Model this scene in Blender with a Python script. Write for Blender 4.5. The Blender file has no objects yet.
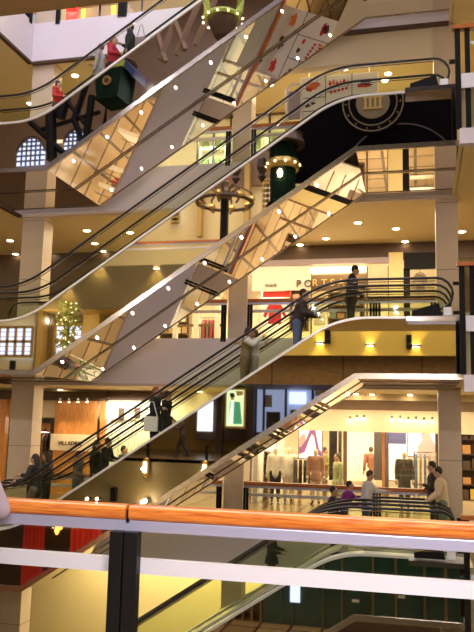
import bpy, bmesh, math, random
from mathutils import Vector, Matrix
random.seed(7)
C = bpy.context.scene.collection
S = 0.84          # everything below is laid out in survey units; the end of the script scales them to metres

# ------------------------------------------------------------------ camera and survey helpers
FPX, YAW, PITCH, ROLL = 744.8, -0.23918, 0.13857, 0.024023
cf = Vector((math.sin(YAW)*math.cos(PITCH), math.cos(YAW)*math.cos(PITCH), math.sin(PITCH)))
cr = Vector((math.cos(YAW), -math.sin(YAW), 0)); cu = cr.cross(cf)
ca = cr*math.cos(ROLL) + cu*math.sin(ROLL); cb = -cr*math.sin(ROLL) + cu*math.cos(ROLL)
def at(px, py, Y):
    d = cf + ca*((px-237)/FPX) + cb*((316-py)/FPX)
    return d*(Y/d.y)
def atz(px, py, Z):
    d = cf + ca*((px-237)/FPX) + cb*((316-py)/FPX)
    return d*(Z/d.z)
def behind(px, py, Y):                  # a point of the camera's own side, read in the polished truss sides
    p = at(px, py, 39-Y); return Vector((p.x, Y, p.z))

# ------------------------------------------------------------------ materials
MATS = {}
M = MATS
def mat(name, col, rough=.5, metal=0., emit=0., ecol=None, noise=0., nscale=4., spec=.5, bump=0., coat=0.):
    if name in MATS: return MATS[name]
    m = bpy.data.materials.new(name); m.use_nodes = True; nt = m.node_tree
    b = nt.nodes['Principled BSDF']
    b.inputs['Base Color'].default_value = (*col, 1); b.inputs['Roughness'].default_value = rough
    b.inputs['Metallic'].default_value = metal; b.inputs['Specular IOR Level'].default_value = spec
    b.inputs['Coat Weight'].default_value = coat
    if noise:
        tc = nt.nodes.new('ShaderNodeTexCoord'); n = nt.nodes.new('ShaderNodeTexNoise')
        n.inputs['Scale'].default_value = nscale; n.inputs['Detail'].default_value = 5
        nt.links.new(tc.outputs['Object'], n.inputs['Vector'])
        mx = nt.nodes.new('ShaderNodeMix'); mx.data_type = 'RGBA'
        mx.inputs['A'].default_value = (*[c*(1-noise) for c in col], 1)
        mx.inputs['B'].default_value = (*[min(1, c*(1+noise)) for c in col], 1)
        nt.links.new(n.outputs['Fac'], mx.inputs['Factor']); nt.links.new(mx.outputs['Result'], b.inputs['Base Color'])
        if bump:
            bp = nt.nodes.new('ShaderNodeBump'); bp.inputs['Strength'].default_value = bump
            nt.links.new(n.outputs['Fac'], bp.inputs['Height']); nt.links.new(bp.outputs['Normal'], b.inputs['Normal'])
    if emit:
        b.inputs['Emission Color'].default_value = (*(ecol or col), 1); b.inputs['Emission Strength'].default_value = emit
    MATS[name] = m; return m
def wood(name, c1, c2, scale=(1.2, 14, 14), rough=.3, coat=.3):
    m = bpy.data.materials.new(name); m.use_nodes = True; nt = m.node_tree; b = nt.nodes['Principled BSDF']
    tc = nt.nodes.new('ShaderNodeTexCoord'); mp = nt.nodes.new('ShaderNodeMapping'); mp.inputs['Scale'].default_value = scale
    n = nt.nodes.new('ShaderNodeTexNoise'); n.inputs['Scale'].default_value = 3; n.inputs['Detail'].default_value = 6
    r = nt.nodes.new('ShaderNodeValToRGB'); r.color_ramp.elements[0].color = (*c1, 1); r.color_ramp.elements[1].color = (*c2, 1)
    r.color_ramp.elements[0].position = .35; r.color_ramp.elements[1].position = .65
    nt.links.new(tc.outputs['Object'], mp.inputs['Vector']); nt.links.new(mp.outputs['Vector'], n.inputs['Vector'])
    nt.links.new(n.outputs['Fac'], r.inputs['Fac']); nt.links.new(r.outputs['Color'], b.inputs['Base Color'])
    b.inputs['Roughness'].default_value = rough; b.inputs['Coat Weight'].default_value = coat
    MATS[name] = m; return m
def glass(name, tint, refl=.08):
    m = bpy.data.materials.new(name); m.use_nodes = True; nt = m.node_tree; nt.nodes.clear()
    o = nt.nodes.new('ShaderNodeOutputMaterial'); t = nt.nodes.new('ShaderNodeBsdfTransparent'); g = nt.nodes.new('ShaderNodeBsdfGlossy')
    t.inputs['Color'].default_value = (*tint, 1); g.inputs['Roughness'].default_value = .02
    fr = nt.nodes.new('ShaderNodeFresnel'); fr.inputs['IOR'].default_value = 1.22
    ad = nt.nodes.new('ShaderNodeMath'); ad.operation = 'ADD'; ad.inputs[1].default_value = refl
    mx = nt.nodes.new('ShaderNodeMixShader')
    nt.links.new(fr.outputs[0], ad.inputs[0]); nt.links.new(ad.outputs[0], mx.inputs[0])
    nt.links.new(t.outputs[0], mx.inputs[1]); nt.links.new(g.outputs[0], mx.inputs[2]); nt.links.new(mx.outputs[0], o.inputs['Surface'])
    MATS[name] = m; return m
mat('fascia', (.80, .74, .80), .28, noise=.05, nscale=.6)
mat('fascia_olive', (.42, .36, .16), .5, noise=.12, nscale=1.5)
mat('ceiling', (.78, .66, .36), .6, noise=.04)
mat('slab_floor', (.22, .15, .07), .2, noise=.15)
def tiles(m, c1, c2, c3):
    nt = m.node_tree; b = nt.nodes['Principled BSDF']; br = nt.nodes.new('ShaderNodeTexBrick'); tc = nt.nodes.new('ShaderNodeTexCoord')
    br.offset = 0; br.inputs['Scale'].default_value = 1; br.inputs['Brick Width'].default_value = 1.2; br.inputs['Row Height'].default_value = 1.2; br.inputs['Mortar Size'].default_value = .06
    for n_, c_ in (('Color1', c1), ('Color2', c2), ('Mortar', c3)): br.inputs[n_].default_value = (*c_, 1)
    nt.links.new(tc.outputs['Object'], br.inputs['Vector']); nt.links.new(br.outputs['Color'], b.inputs['Base Color'])
tiles(M['slab_floor'], (.30, .21, .10), (.20, .13, .06), (.06, .035, .02)) if 'M' in globals() else None
mat('pillar_stone', (.66, .54, .42), .35, noise=.1, nscale=3)
mat('seam', (.30, .24, .2), .6)
mat('mirror', (.70, .66, .63), .02, 1.)
mat('mirror_soffit', (.76, .73, .73), .02, 1.)
mat('silver', (.52, .47, .45), .2, 1.)
mat('champagne', (.78, .66, .52), .25, 1.)
mat('deck_white', (.80, .78, .72), .3, .3)
mat('rubber', (.012, .010, .012), .35)
mat('black', (.008, .007, .008), .5, spec=.15)
mat('black_cloth', (.006, .005, .006), 1, spec=0)
mat('dark_metal', (.009, .008, .009), .45, .2, noise=.3, nscale=60)
mat('step_metal', (.16, .15, .15), .4, .8)
mat('white_bar', (.85, .83, .90), .35)
mat('pale_bar', (.72, .66, .66), .35)
mat('rail_silver', (.58, .57, .74), .35, .3)
wood('rail_wood', (.36, .085, .018), (.62, .22, .05))
wood('rail_wood_near', (.62, .13, .018), (.95, .33, .06), (2.0, 18, 30), .28, .5)
wood('panel_wood', (.50, .20, .05), (.62, .28, .08), (6, 6, 1), .4, .1)
wood('brown_panel', (.22, .13, .04), (.30, .18, .06), (1, 3, 3), .5, .1)
glass('rail_glass', (.965, .98, .94), .0)
glass('shop_glass', (.9, .9, .88), .03)
glass('dark_glass', (.30, .36, .32), .12)
mat('lamp_warm', (1, .85, .6), .5, emit=14, ecol=(1, .78, .45))
mat('lamp_soft', (1, .8, .5), .5, emit=5, ecol=(1, .75, .4))
mat('lamp_pink', (1, .7, .6), .5, emit=18, ecol=(1, .62, .5))
mat('lamp_white', (1, 1, 1), .5, emit=9, ecol=(1, .95, .9))
mat('yellow_wall', (.74, .55, .10), .5, noise=.06, nscale=1)
mat('pale_yellow_wall', (.80, .66, .32), .6, noise=.05)
mat('mustard', (.50, .33, .08), .5, noise=.1)
mat('brown_dark', (.085, .045, .025), .5, noise=.2)
mat('brown_mid', (.20, .12, .06), .5, noise=.2)
mat('olive_dark', (.17, .13, .05), .5, noise=.15)
mat('cream', (.85, .74, .52), .5)
mat('cream_white', (.92, .86, .74), .5)
mat('mauve', (.36, .28, .32), .4)
mat('red_cloth', (.75, .045, .03), .8, noise=.3, nscale=6)
mat('teal_dark', (.02, .07, .06), .15, noise=.5, nscale=1.5)
mat('window_blue', (.45, .55, .85), .3, emit=1.6, ecol=(.55, .66, 1))
mat('store_blue', (.3, .38, .6), .5, emit=.55, ecol=(.4, .5, .8))
mat('gold', (.85, .6, .18), .3, .9)
mat('green_decor', (.005, .02, .011), .9, spec=.1, noise=.3)
mat('foliage', (.06, .13, .03), .7, noise=.5, nscale=10)
mat('garland', (.35, .42, .06), .7, noise=.5, nscale=12)
mat('paper_white', (.88, .86, .84), .6)
mat('sign_text', (.05, .04, .03), .5)

# ------------------------------------------------------------------ mesh builder
class MB:
    def __init__(s): s.bm = bmesh.new()
    def box(s, x0, x1, y0, y1, z0, z1):
        m = Matrix.Translation(((x0+x1)/2, (y0+y1)/2, (z0+z1)/2)) @ Matrix.Diagonal((abs(x1-x0), abs(y1-y0), abs(z1-z0), 1))
        bmesh.ops.create_cube(s.bm, size=1, matrix=m); return s
    def prism(s, pts, y0, y1):          # pts (x, z) outline, extruded along y
        a = [s.bm.verts.new((x, y0, z)) for x, z in pts]; b = [s.bm.verts.new((x, y1, z)) for x, z in pts]
        s.bm.faces.new(a); s.bm.faces.new(b[::-1]); n = len(pts)
        for i in range(n): s.bm.faces.new((a[i], b[i], b[(i+1) % n], a[(i+1) % n]))
        return s
    def ribbon(s, lo, hi, y0, y1):      # closed band between two equal-length (x, z) polylines
        L = []
        for p, q in zip(lo, hi):
            L.append([s.bm.verts.new((p[0], y0, p[1])), s.bm.verts.new((q[0], y0, q[1])), s.bm.verts.new((q[0], y1, q[1])), s.bm.verts.new((p[0], y1, p[1]))])
        for A, B in zip(L, L[1:]):
            for j in range(4): s.bm.faces.new((A[j], B[j], B[(j+1) % 4], A[(j+1) % 4]))
        s.bm.faces.new(L[0]); s.bm.faces.new(L[-1][::-1]); return s
    def tube(s, pts, r, n=8, cap=True):
        pts = [Vector(p) for p in pts]; rs = r if isinstance(r, (list, tuple)) else [r]*len(pts)
        rings = []
        for i, p in enumerate(pts):
            t = (pts[min(i+1, len(pts)-1)] - pts[max(i-1, 0)]).normalized()
            u = t.cross(Vector((0, 0, 1))); u = u if u.length > .05 else t.cross(Vector((0, 1, 0))); u.normalize(); v = t.cross(u)
            rings.append([s.bm.verts.new(p + (u*math.cos(2*math.pi*k/n) + v*math.sin(2*math.pi*k/n))*rs[i]) for k in range(n)])
        for A, B in zip(rings, rings[1:]):
            for k in range(n): s.bm.faces.new((A[k], A[(k+1) % n], B[(k+1) % n], B[k]))
        if cap: s.bm.faces.new(rings[0][::-1]); s.bm.faces.new(rings[-1])
        return s
    def ball(s, c, r, seg=12, rot=None):
        r = r if isinstance(r, (tuple, list)) else (r, r, r)
        m = Matrix.Translation(c) @ (rot.to_4x4() if rot else Matrix()) @ Matrix.Diagonal((*r, 1))
        bmesh.ops.create_uvsphere(s.bm, u_segments=seg, v_segments=max(6, seg*2//3), radius=1, matrix=m); return s
    def lathe(s, prof, c, n=20):        # prof (r, z)
        rings = []
        for r, z in prof:
            rings.append([s.bm.verts.new((c[0]+r*math.cos(2*math.pi*k/n), c[1]+r*math.sin(2*math.pi*k/n), c[2]+z)) for k in range(n)])
        for A, B in zip(rings, rings[1:]):
            for k in range(n): s.bm.faces.new((A[k], A[(k+1) % n], B[(k+1) % n], B[k]))
        s.bm.faces.new(rings[0][::-1]); s.bm.faces.new(rings[-1]); return s
    def ring(s, c, R, r, n=28, m=8, axis='y', arc=(0, 2*math.pi)):
        pts = []
        full = abs(arc[1]-arc[0]-2*math.pi) < 1e-6
        for k in range(n+1):
            a = arc[0] + (arc[1]-arc[0])*k/n
            x, y = R*math.cos(a), R*math.sin(a)
            pts.append((c[0]+x, c[1], c[2]+y) if axis == 'y' else (c[0]+x, c[1]+y, c[2]))
        return s.tube(pts, r, m, cap=not full)
    def cyl(s, c, r, h, axis='z', n=16):
        m = Matrix.Translation(c) @ (Matrix.Rotation(math.pi/2, 4, 'X') if axis == 'y' else Matrix.Rotation(math.pi/2, 4, 'Y') if axis == 'x' else Matrix())
        bmesh.ops.create_cone(s.bm, cap_ends=True, segments=n, radius1=r, radius2=r, depth=h, matrix=m); return s
    def build(s, name, m, parent=None, smooth=False, bevel=0):
        bmesh.ops.recalc_face_normals(s.bm, faces=s.bm.faces[:])
        if bevel:
            bmesh.ops.bevel(s.bm, geom=[e for e in s.bm.edges if e.calc_face_angle(0) > .6], offset=bevel, segments=2, affect='EDGES', profile=.6)
        me = bpy.data.meshes.new(name); s.bm.to_mesh(me); s.bm.free()
        if smooth:
            for p in me.polygons: p.use_smooth = True
        me.materials.append(M[m] if isinstance(m, str) else m)
        o = bpy.data.objects.new(name, me); C.objects.link(o)
        if parent: o.parent = parent
        return o
def tag(o, label=None, cat=None, group=None, kind=None):
    if label: o['label'] = label
    if cat: o['category'] = cat
    if group: o['group'] = group
    if kind: o['kind'] = kind
    return o
def empty(name, loc=(0, 0, 0), rz=0, label=None, cat=None, group=None):
    o = bpy.data.objects.new(name, None); o.location = loc; o.rotation_euler = (0, 0, rz); C.objects.link(o)
    return tag(o, label, cat, group)
def struct(name, mb, m, **k): return tag(mb.build(name, m, **k), kind='structure')
def dup(root, loc=None, label=None, group=None):
    def cp(o, p):
        c = o.copy(); C.objects.link(c); c.parent = p
        for ch in kids.get(o.name, []): cp(ch, c)
        return c
    kids = {}
    for o in bpy.data.objects:
        if o.parent: kids.setdefault(o.parent.name, []).append(o)
    r = cp(root, None)
    if loc is not None: r.location = loc
    if label: r['label'] = label
    if group: r['group'] = group
    return r
def text(s, size, mname, loc, parent=None, name='lettering', depth=.02, align='CENTER', rz=0):
    cu_ = bpy.data.curves.new('t', 'FONT'); cu_.body = s; cu_.size = size; cu_.extrude = depth; cu_.align_x = align; cu_.align_y = 'CENTER'
    t = bpy.data.objects.new('t', cu_); C.objects.link(t)
    me = bpy.data.meshes.new_from_object(t.evaluated_get(bpy.context.evaluated_depsgraph_get()))
    bpy.data.objects.remove(t); bpy.data.curves.remove(cu_)
    me.transform(Matrix.Rotation(rz, 4, 'Z') @ Matrix.Rotation(math.pi/2, 4, 'X')); me.transform(Matrix.Translation(loc))
    me.materials.clear(); me.materials.append(M[mname])
    o = bpy.data.objects.new(name, me); C.objects.link(o); o.parent = parent
    return o
LIGHTS = []
def area(loc, sx, sy, power, col=(1, .8, .5), rot=(0, 0, 0), name='ceiling_glow'):
    l = bpy.data.lights.new(name, 'AREA'); l.shape = 'RECTANGLE'; l.size = sx*S; l.size_y = sy*S; l.energy = power; l.color = col
    o = bpy.data.objects.new(name, l); o.location = loc; o.rotation_euler = rot; C.objects.link(o); return o
def spot(loc, power, rot=(0, 0, 0), ang=1.4, col=(1, .8, .5), name='spot_glow', blend=.6):
    l = bpy.data.lights.new(name, 'SPOT'); l.energy = power; l.spot_size = ang; l.spot_blend = blend; l.color = col; l.shadow_soft_size = .05
    o = bpy.data.objects.new(name, l); o.location = loc; o.rotation_euler = rot; C.objects.link(o); return o
def point(loc, power, col=(1, .8, .5), r=.1, name='lamp_glow'):
    l = bpy.data.lights.new(name, 'POINT'); l.energy = power; l.color = col; l.shadow_soft_size = r
    o = bpy.data.objects.new(name, l); o.location = loc; C.objects.link(o); return o

# ------------------------------------------------------------------ levels
FL = {-2: -15.3, -1: -9.3, 0: -3.28, 1: 2.70, 2: 8.82, 3: 14.80, 4: 20.8}
SO = {k: v-1.55 for k, v in FL.items()}          # underside of each floor
XL, XR = -10.7, -1.55                            # where the underside of an escalator bends
Y1, YM, Y2 = 19.5, 21.4, 23.3                    # the bank: near face, middle, far face
YG = 24.0                                        # front of the far gallery
YB = 30.2                                        # its shop fronts
GXL, GXR = -14.1, 1.12                           # edges of the side galleries

# ------------------------------------------------------------------ the setting
n = 0
for k in (-1, 0, 1, 2, 3):
    z0, z1 = SO[k], FL[k]
    struct('floor', MB().box(-30, 14, YG+.12, 46, z1-.12, z1), 'slab_floor')
    struct('ceiling', MB().box(-30, 14, YG+.12, YB+.2, z0, z0+.1), 'ceiling')
    struct('trim_%d' % (n+1), MB().box(GXL, GXR, YG, YG+.12, z0, z1), 'fascia'); n += 1
    struct('trim_%d' % (n+1), MB().box(GXL, GXR, YG-.03, YG+.16, z0-.09, z0), 'brown_dark' if k == 3 else 'pillar_stone'); n += 1
    # side gallery on the left, running towards the camera
    struct('floor', MB().box(-30, GXL-.1, 19.4, YG+.12, z1-.12, z1), 'slab_floor')
    struct('ceiling', MB().box(-30, GXL-.1, 19.4, YG+.12, z0, z0+.1), 'ceiling')
    struct('trim_%d' % (n+1), MB().box(GXL-.12, GXL, 19.4, YG+.05, z0, z1), 'fascia'); n += 1
    struct('trim_%d' % (n+1), MB().box(GXL-.14, GXL+.03, 19.4, YG, z0-.09, z0), 'brown_dark'); n += 1
    struct('trim_%d' % (n+1), MB().box(-30, GXL-.12, 19.3, 19.4, z0, z1), 'fascia'); n += 1
    # side gallery on the right
    struct('floor', MB().box(GXR+.1, 14, 18.62, YG+.12, z1-.12, z1), 'slab_floor')
    struct('ceiling', MB().box(GXR+.1, 14, 18.62, YG+.12, z0, z0+.1), 'ceiling')
    struct('trim_%d' % (n+1), MB().box(GXR, GXR+.12, 18.6, YG+.05, z0, z1), 'ceiling'); n += 1
    struct('trim_%d' % (n+1), MB().box(GXR-.04, 14, 18.45, 18.75, z0-.36, z0+.04), 'fascia'); n += 1
    struct('trim_%d' % (n+1), MB().box(GXR, 14, 18.62, 18.75, z0+.04, z1), 'ceiling'); n += 1
# pillars (structure of the hall)
def pillar(x0, x1, y0, y1, z0, z1, i):
    mb = MB().box(x0, x1, y0, y1, z0, z1)
    o = struct('wall_pillar_%d' % i, mb, 'pillar_stone')
    sm = MB(); z = z0+2.2
    while z < z1: sm.box(x0-.004, x1+.004, y0-.004, y1+.004, z-.012, z+.012); z += 2.2
    s_ = sm.build('joint', 'seam', o)
i = 0
for k in (-1, 0, 1, 2, 3):
    for x0, x1 in ((-6.2, -5.55), (.62, 1.3), (-14.12, -13.25)):
        i += 1; pillar(x0, x1, YG+.16, YG+.85, FL[k], SO[k+1], i)
    for x0 in (-22.,):
        i += 1; pillar(x0, x0+.9, YG+.16, YG+.95, FL[k], SO[k+1], i)
# outer shell
struct('wall_far', MB().box(-30, 14, 46, 46.3, -9.5, 27), 'cream')
struct('wall_left', MB().box(-30.3, -30, -8, 46, -9.5, 27), 'pale_yellow_wall')
struct('wall_right', MB().box(14, 14.3, -8, 46, -9.5, 27), 'pale_yellow_wall')
struct('wall_back', MB().box(-30, 14, -8.3, -8, -9.5, 27), 'mustard')
struct('floor_ground', MB().box(-30, 14, -8, 24.1, -9.6, -9.3), 'slab_floor')
rb = MB()
for x in range(-28, 14, 3): rb.box(x, x+.5, -8, 24, 26.2, 27)
for y in range(-6, 24, 4): rb.box(-30, 14, y, y+.4, 26.5, 27)
struct('ceiling_beams', rb, 'mustard')

# ------------------------------------------------------------------ escalators
def offset_path(k, t):
    """(x, z) of the escalator's underside between floor k and k+1, moved t outwards (up)"""
    z0, z1 = SO[k], SO[k+1]; m = (z1-z0)/(XR-XL); c = math.sqrt(1+m*m)
    xa = XL + (t - t*c)/m; xb = XR + (t - t*c)/m
    return xa, z0+t, xb, z1+t
def path(k, t, cut=0., xl=GXL, xr=GXR):
    xa, za, xb, zb = offset_path(k, t); m = (zb-za)/(xb-xa); L = math.sqrt(1+m*m)
    pts = [(xl, za)]
    if not cut: pts += [(xa, za), (xb, zb)]
    else:
        for (x, z), d0, d1 in (((xa, za), (-1, 0), (1/L, m/L)), ((xb, zb), (-1/L, -m/L), (1, 0))):
            p0 = (x+d0[0]*cut, z+d0[1]*cut); p2 = (x+d1[0]*cut, z+d1[1]*cut)
            for j in range(9):
                s = j/8; pts.append(((1-s)**2*p0[0]+2*s*(1-s)*x+s*s*p2[0], (1-s)**2*p0[1]+2*s*(1-s)*z+s*s*p2[1]))
    return pts + [(xr, zb)]
TD = 1.55
def deck_z(k, x):
    P = path(k, TD, .8)
    for a, b in zip(P, P[1:]):
        if a[0] <= x <= b[0]: return a[1] + (b[1]-a[1])*(x-a[0])/(b[0]-a[0])
    return P[-1][1]
def resample(P, xs):
    out = []
    for x in xs:
        x = max(P[0][0], min(P[-1][0], x))
        for a, b in zip(P, P[1:]):
            if a[0]-1e-6 <= x <= b[0]+1e-6:
                out.append((x, a[1] + (b[1]-a[1])*(x-a[0])/max(1e-9, b[0]-a[0]))); break
    return out
def escalator(k, ya, yb, label, near):
    root = empty('escalator', (0, 0, 0), 0, label, 'escalator', 'stacked escalators crossing the atrium')
    low, dk = path(k, 0), path(k, TD, .8)
    sidepoly = lambda d=0: low + dk[::-1]
    # side cladding, underside, trims
    MB().prism(sidepoly(), ya, ya+.05).build('near_side_panel', 'mirror', root)
    MB().prism(sidepoly(), yb-.05, yb).build('far_side_panel', 'mirror', root)
    lo2 = path(k, .05)
    MB().ribbon(low, lo2, ya+.06, yb-.06).build('underside_panel', 'mirror_soffit', root)
    hi = path(k, .12); MB().ribbon(path(k, -.02), hi, ya-.05, ya+.02).build('edge_trim', 'silver' if k > 0 else 'champagne', root)
    MB().ribbon(path(k, -.02), path(k, .09), yb-.02, yb+.03).build('edge_trim', 'silver', root)
    for yy, sgn in ((ya, 1), (yb, -1)):
        a, b = sorted((yy-.03*sgn, yy+.42*sgn))
        MB().ribbon(path(k, TD-.01, .8), path(k, TD+.05, .8), a, b).build('deck_trim', 'deck_white', root)
        # glass balustrade and handrail
        yg = yy+.42*sgn; HX0, HX1 = GXL+.85, GXR-.62
        lo = path(k, TD+.05, .8, HX0, HX1); hh = path(k, TD+1.05, .8, HX0, HX1)
        pts = lo + hh[::-1]
        # rounded newel ends
        zt, zb = hh[-1][1], lo[-1][1]; R = (zt-zb)/2
        nr = [(HX1+R*.9*math.cos(a), (zt+zb)/2+R*math.sin(a)) for a in [math.pi*(-.5+j/8) for j in range(1, 8)]]
        ztl, zbl = hh[0][1], lo[0][1]
        nl = [(HX0+R*.9*math.cos(a), (ztl+zbl)/2+R*math.sin(a)) for a in [math.pi*(.5+j/8) for j in range(1, 8)]]
        MB().prism(lo + nr + hh[::-1] + nl, yg-.012, yg+.012).build('glass_balustrade', 'rail_glass', root)
        hp = path(k, TD+1.12, .8, HX0, HX1); R2 = .42
        zc = hp[-1][1]-R2; loop = [(HX1+R2*math.cos(a), zc+R2*math.sin(a)) for a in [math.pi*(.5-j/8) for j in range(1, 9)]] + [(HX1-.5, zc-R2-.05)]
        zc = hp[0][1]-R2; loopl = [(HX0+R2*math.cos(a), zc+R2*math.sin(a)) for a in [math.pi*(.5+j/8) for j in range(1, 9)]] + [(HX0+.5, zc-R2-.05)]
        full = loopl[::-1] + hp + loop
        MB().tube([(x, yg, z) for x, z in full], .036, 8).build('handrail', 'rubber', root, smooth=True); hrail = bpy.context.scene.collection.objects[-1]
        inn = path(k, TD+1.04, .8, HX0, HX1)
        MB().tube([(x, yg, z) for x, z in inn], .014, 6).build('handrail_guide', 'silver', hrail, smooth=True)
    # steps
    xa, za, xb, zb = offset_path(k, TD); xa -= .2; st = MB(); N = 24; dx = (xb-xa)/N; dz = (zb-za)/N
    for j in range(N):
        st.box(xa+j*dx, xa+(j+1)*dx+.02, ya+.45, yb-.45, za-.28+j*dz-.15, za-.28+(j+1)*dz)
    st.box(GXL, xa, ya+.45, yb-.45, za-.2, za-.02); st.box(xb, GXR, ya+.45, yb-.45, zb-.2, zb-.02)
    st.build('steps', 'step_metal', root)
    # landing shelf with the dark newel box of the top end
    z1 = FL[k+1]
    if near:
        MB().box(-.25, GXR+.02, ya-.32, ya+.35, z1-.12, z1+.0).build('landing_shelf', 'silver', root)
        nb = MB().prism([(-.12, z1+.05), (-.12, z1+.17), (.55, z1+.36), (.62, z1+.05)], ya-.18, ya+.32).build('newel_box', 'black', root)
        MB().box(.66, .86, ya-.12, ya+.2, z1+.05, z1+.26).build('indicator', 'paper_white', nb)
        for dz_ in (.95, .18): MB().box(.92, GXR+.05, ya+.3, ya+.42, z1+dz_-.04, z1+dz_+.04).build('wall_bracket', 'black', root)
    # little bulbs in the underside
    m = (SO[k+1]-SO[k])/(XR-XL); yy = ya+.45 if near else yb-.45
    x = XL+.62
    j = 0
    while x < XR-.2:
        if k >= 1:
            p = Vector((x, yy, SO[k]+m*(x-XL)-.02))
            b = MB().ball(p, .035, 8).build('underside_bulb', 'lamp_pink', root)
        x += 1.06; j += 1
    return root
escal = {}
for k, nm in ((2, 'highest'), (1, 'second highest'), (0, 'third, with riders,'), (-1, 'lowest')):
    escal[k, 0] = escalator(k, Y1, YM-.07, {2: 'highest escalator in the front row, mirror-clad, two coats riding under the white top balcony',
        1: 'mirror-clad front escalator ending at the big dark round medallion, no riders',
        0: 'busy mirror-clad front escalator carrying the embracing couple and the woman with a white bag',
        -1: 'lowest front escalator, seen beneath the wooden rail in the foreground'}[k], True)
    escal[k, 1] = escalator(k, YM+.07, Y2, {2: 'far-lane twin escalator behind the highest one',
        1: 'far-lane twin escalator behind the empty second one',
        0: 'far-lane twin escalator behind the busy one, man in dark jacket at its top',
        -1: 'far-lane twin escalator behind the lowest one, people in purple and white at its top'}[k], False)

# ------------------------------------------------------------------ railings of the galleries
def railing(x0, x1, loc, rz, F, label, top=1.32, ends=(True, True), bar='pale_bar'):
    """local x runs along the rail; loc is the plan position of local origin"""
    r = empty('gallery_railing', (loc[0], loc[1], F), rz, label, 'railing', 'wood-topped glass railings of the galleries')
    MB().box(x0, x1, -.08, .08, top-.12, top).build('wood_rail', 'rail_wood', r, bevel=.02)
    MB().box(x0, x1, -.04, .04, top-.2, top-.12).build('metal_strip', 'rail_silver', r)
    MB().box(x0, x1, -.03, .03, top-.46, top-.36).build('cross_bar', bar, r)
    MB().box(x0, x1, -.01, .01, .0, top-.2).build('glass_panel', 'rail_glass', r)
    for e, x in ((ends[0], x0+.09), (ends[1], x1-.09)):
        if e:
            MB().box(x-.085, x-.01, -.09, -.01, -.12, top-.2).box(x+.01, x+.085, -.09, -.01, -.12, top-.2).build('post', 'black', r)
    return r
names = {0: 'lower clothes-shop gallery', 1: 'middle gallery', 2: 'third gallery up', 3: 'topmost gallery'}
for k in (0, 1, 2, 3):
    spans = [(-13.2, -10.5), (-10.5, -6.22), (-5.5, -1.3), (-1.3, .6)]
    wh = ['leftmost stretch', 'stretch left of the centre pillar', 'stretch right of the centre pillar', 'rightmost stretch by the right pillar']
    if k == 0: spans[0] = (-13.2, -10.5)
    for (a, b), w in zip(spans, wh):
        railing(a, b, (0, YG+.05), 0, FL[k], 'wood-topped glass railing of the %s, %s' % (names[k], w))
    # along the left side gallery
    if k in (2, 3): railing(.3, 4.4, (GXL-.05, 13+6.4), math.pi/2, FL[k], 'railing along the left side of the %s, running towards the camera' % names[k])
# tall screens at the edge of the right-hand bridge
for k in (0, 1, 2):
    r = empty('bridge_railing', (GXR-.12, 18.5, SO[k]+.05), 0, 'tall dark-posted screen at the right edge, %s' % {0: 'lowest one', 1: 'beside the busy escalator top', 2: 'highest one'}[k], 'railing', 'screens at the end of the right-hand bridge')
    MB().box(-.05, 1.6, -.1, .1, 2.62, 2.72).build('wood_rail', 'rail_wood', r)
    MB().box(.0, .13, -.06, .06, 0, 2.62).build('post', 'black', r); MB().box(.24, .36, -.06, .06, 0, 2.62).build('post', 'black', r)
    MB().box(.38, 1.6, -.02, .02, 2.2, 2.28).build('cross_bar', 'white_bar', r)
    MB().box(.14, .5, -.1, -.02, 1.02, 1.4).build('clamp_plate', 'white_bar', r)
    MB().box(.38, 1.6, -.01, .01, .1, 2.6).build('glass_panel', 'rail_glass', r)

# the railing right in front of the camera
NF, NT = -1.9, -.60
r = empty('foreground_railing', (-1.945, 5.0, NF), 0, 'big orange wooden handrail with black double post crossing the foreground', 'railing')
h = NT-NF
def roundbox(x0, x1, hw, z0, z1, R):
    b = MB(); pts = []
    for cx, cz, a0 in ((hw-R, z1-R, 0), (-hw+R, z1-R, 90), (-hw+R, z0+R, 180), (hw-R, z0+R, 270)):
        for j in range(5):
            a = math.radians(a0+j*22.5); pts.append((cx+R*math.cos(a), cz+R*math.sin(a)))
    A = [b.bm.verts.new((x0, y, z)) for y, z in pts]; B = [b.bm.verts.new((x1, y, z)) for y, z in pts]
    b.bm.faces.new(A); b.bm.faces.new(B[::-1])
    for j in range(len(pts)): b.bm.faces.new((A[j], B[j], B[(j+1) % len(pts)], A[(j+1) % len(pts)]))
    return b
roundbox(-4, -.012, .075, h-.1, h, .035).build('wood_rail', 'rail_wood_near', r, smooth=False)
roundbox(.012, 6, .075, h-.1, h, .035).build('wood_rail', 'rail_wood_near', r, smooth=False)
MB().box(-.012, .012, -.05, .06, h-.12, h-.03).build('rail_joint', 'black', r)
MB().box(-4, 6, -.05, .03, h-.175, h-.1).build('metal_strip', 'rail_silver', r, bevel=.008)
MB().box(-4, 6, -.03, .03, h-.455, h-.355).build('cross_bar', 'white_bar', r)
MB().box(-4, 6, .05, .066, 0, h-.2).build('glass_panel', 'rail_glass', r)
MB().box(-.100, -.006, -.12, -.04, -.1, h-.17).build('post', 'dark_metal', r, bevel=.006)
MB().box(.006, .102, -.12, -.04, -.1, h-.17).build('post', 'dark_metal', r, bevel=.006)
struct('floor_near', MB().box(-30, 14, -8, 5.2, NF-.15, NF), 'slab_floor')
struct('trim_near', MB().box(-30, 14, 5.08, 5.2, -4.0, NF), 'olive_dark')
struct('ceiling_near', MB().box(-30, 14, -8, 5.08, -4.0, -3.9), 'olive_dark')
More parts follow.
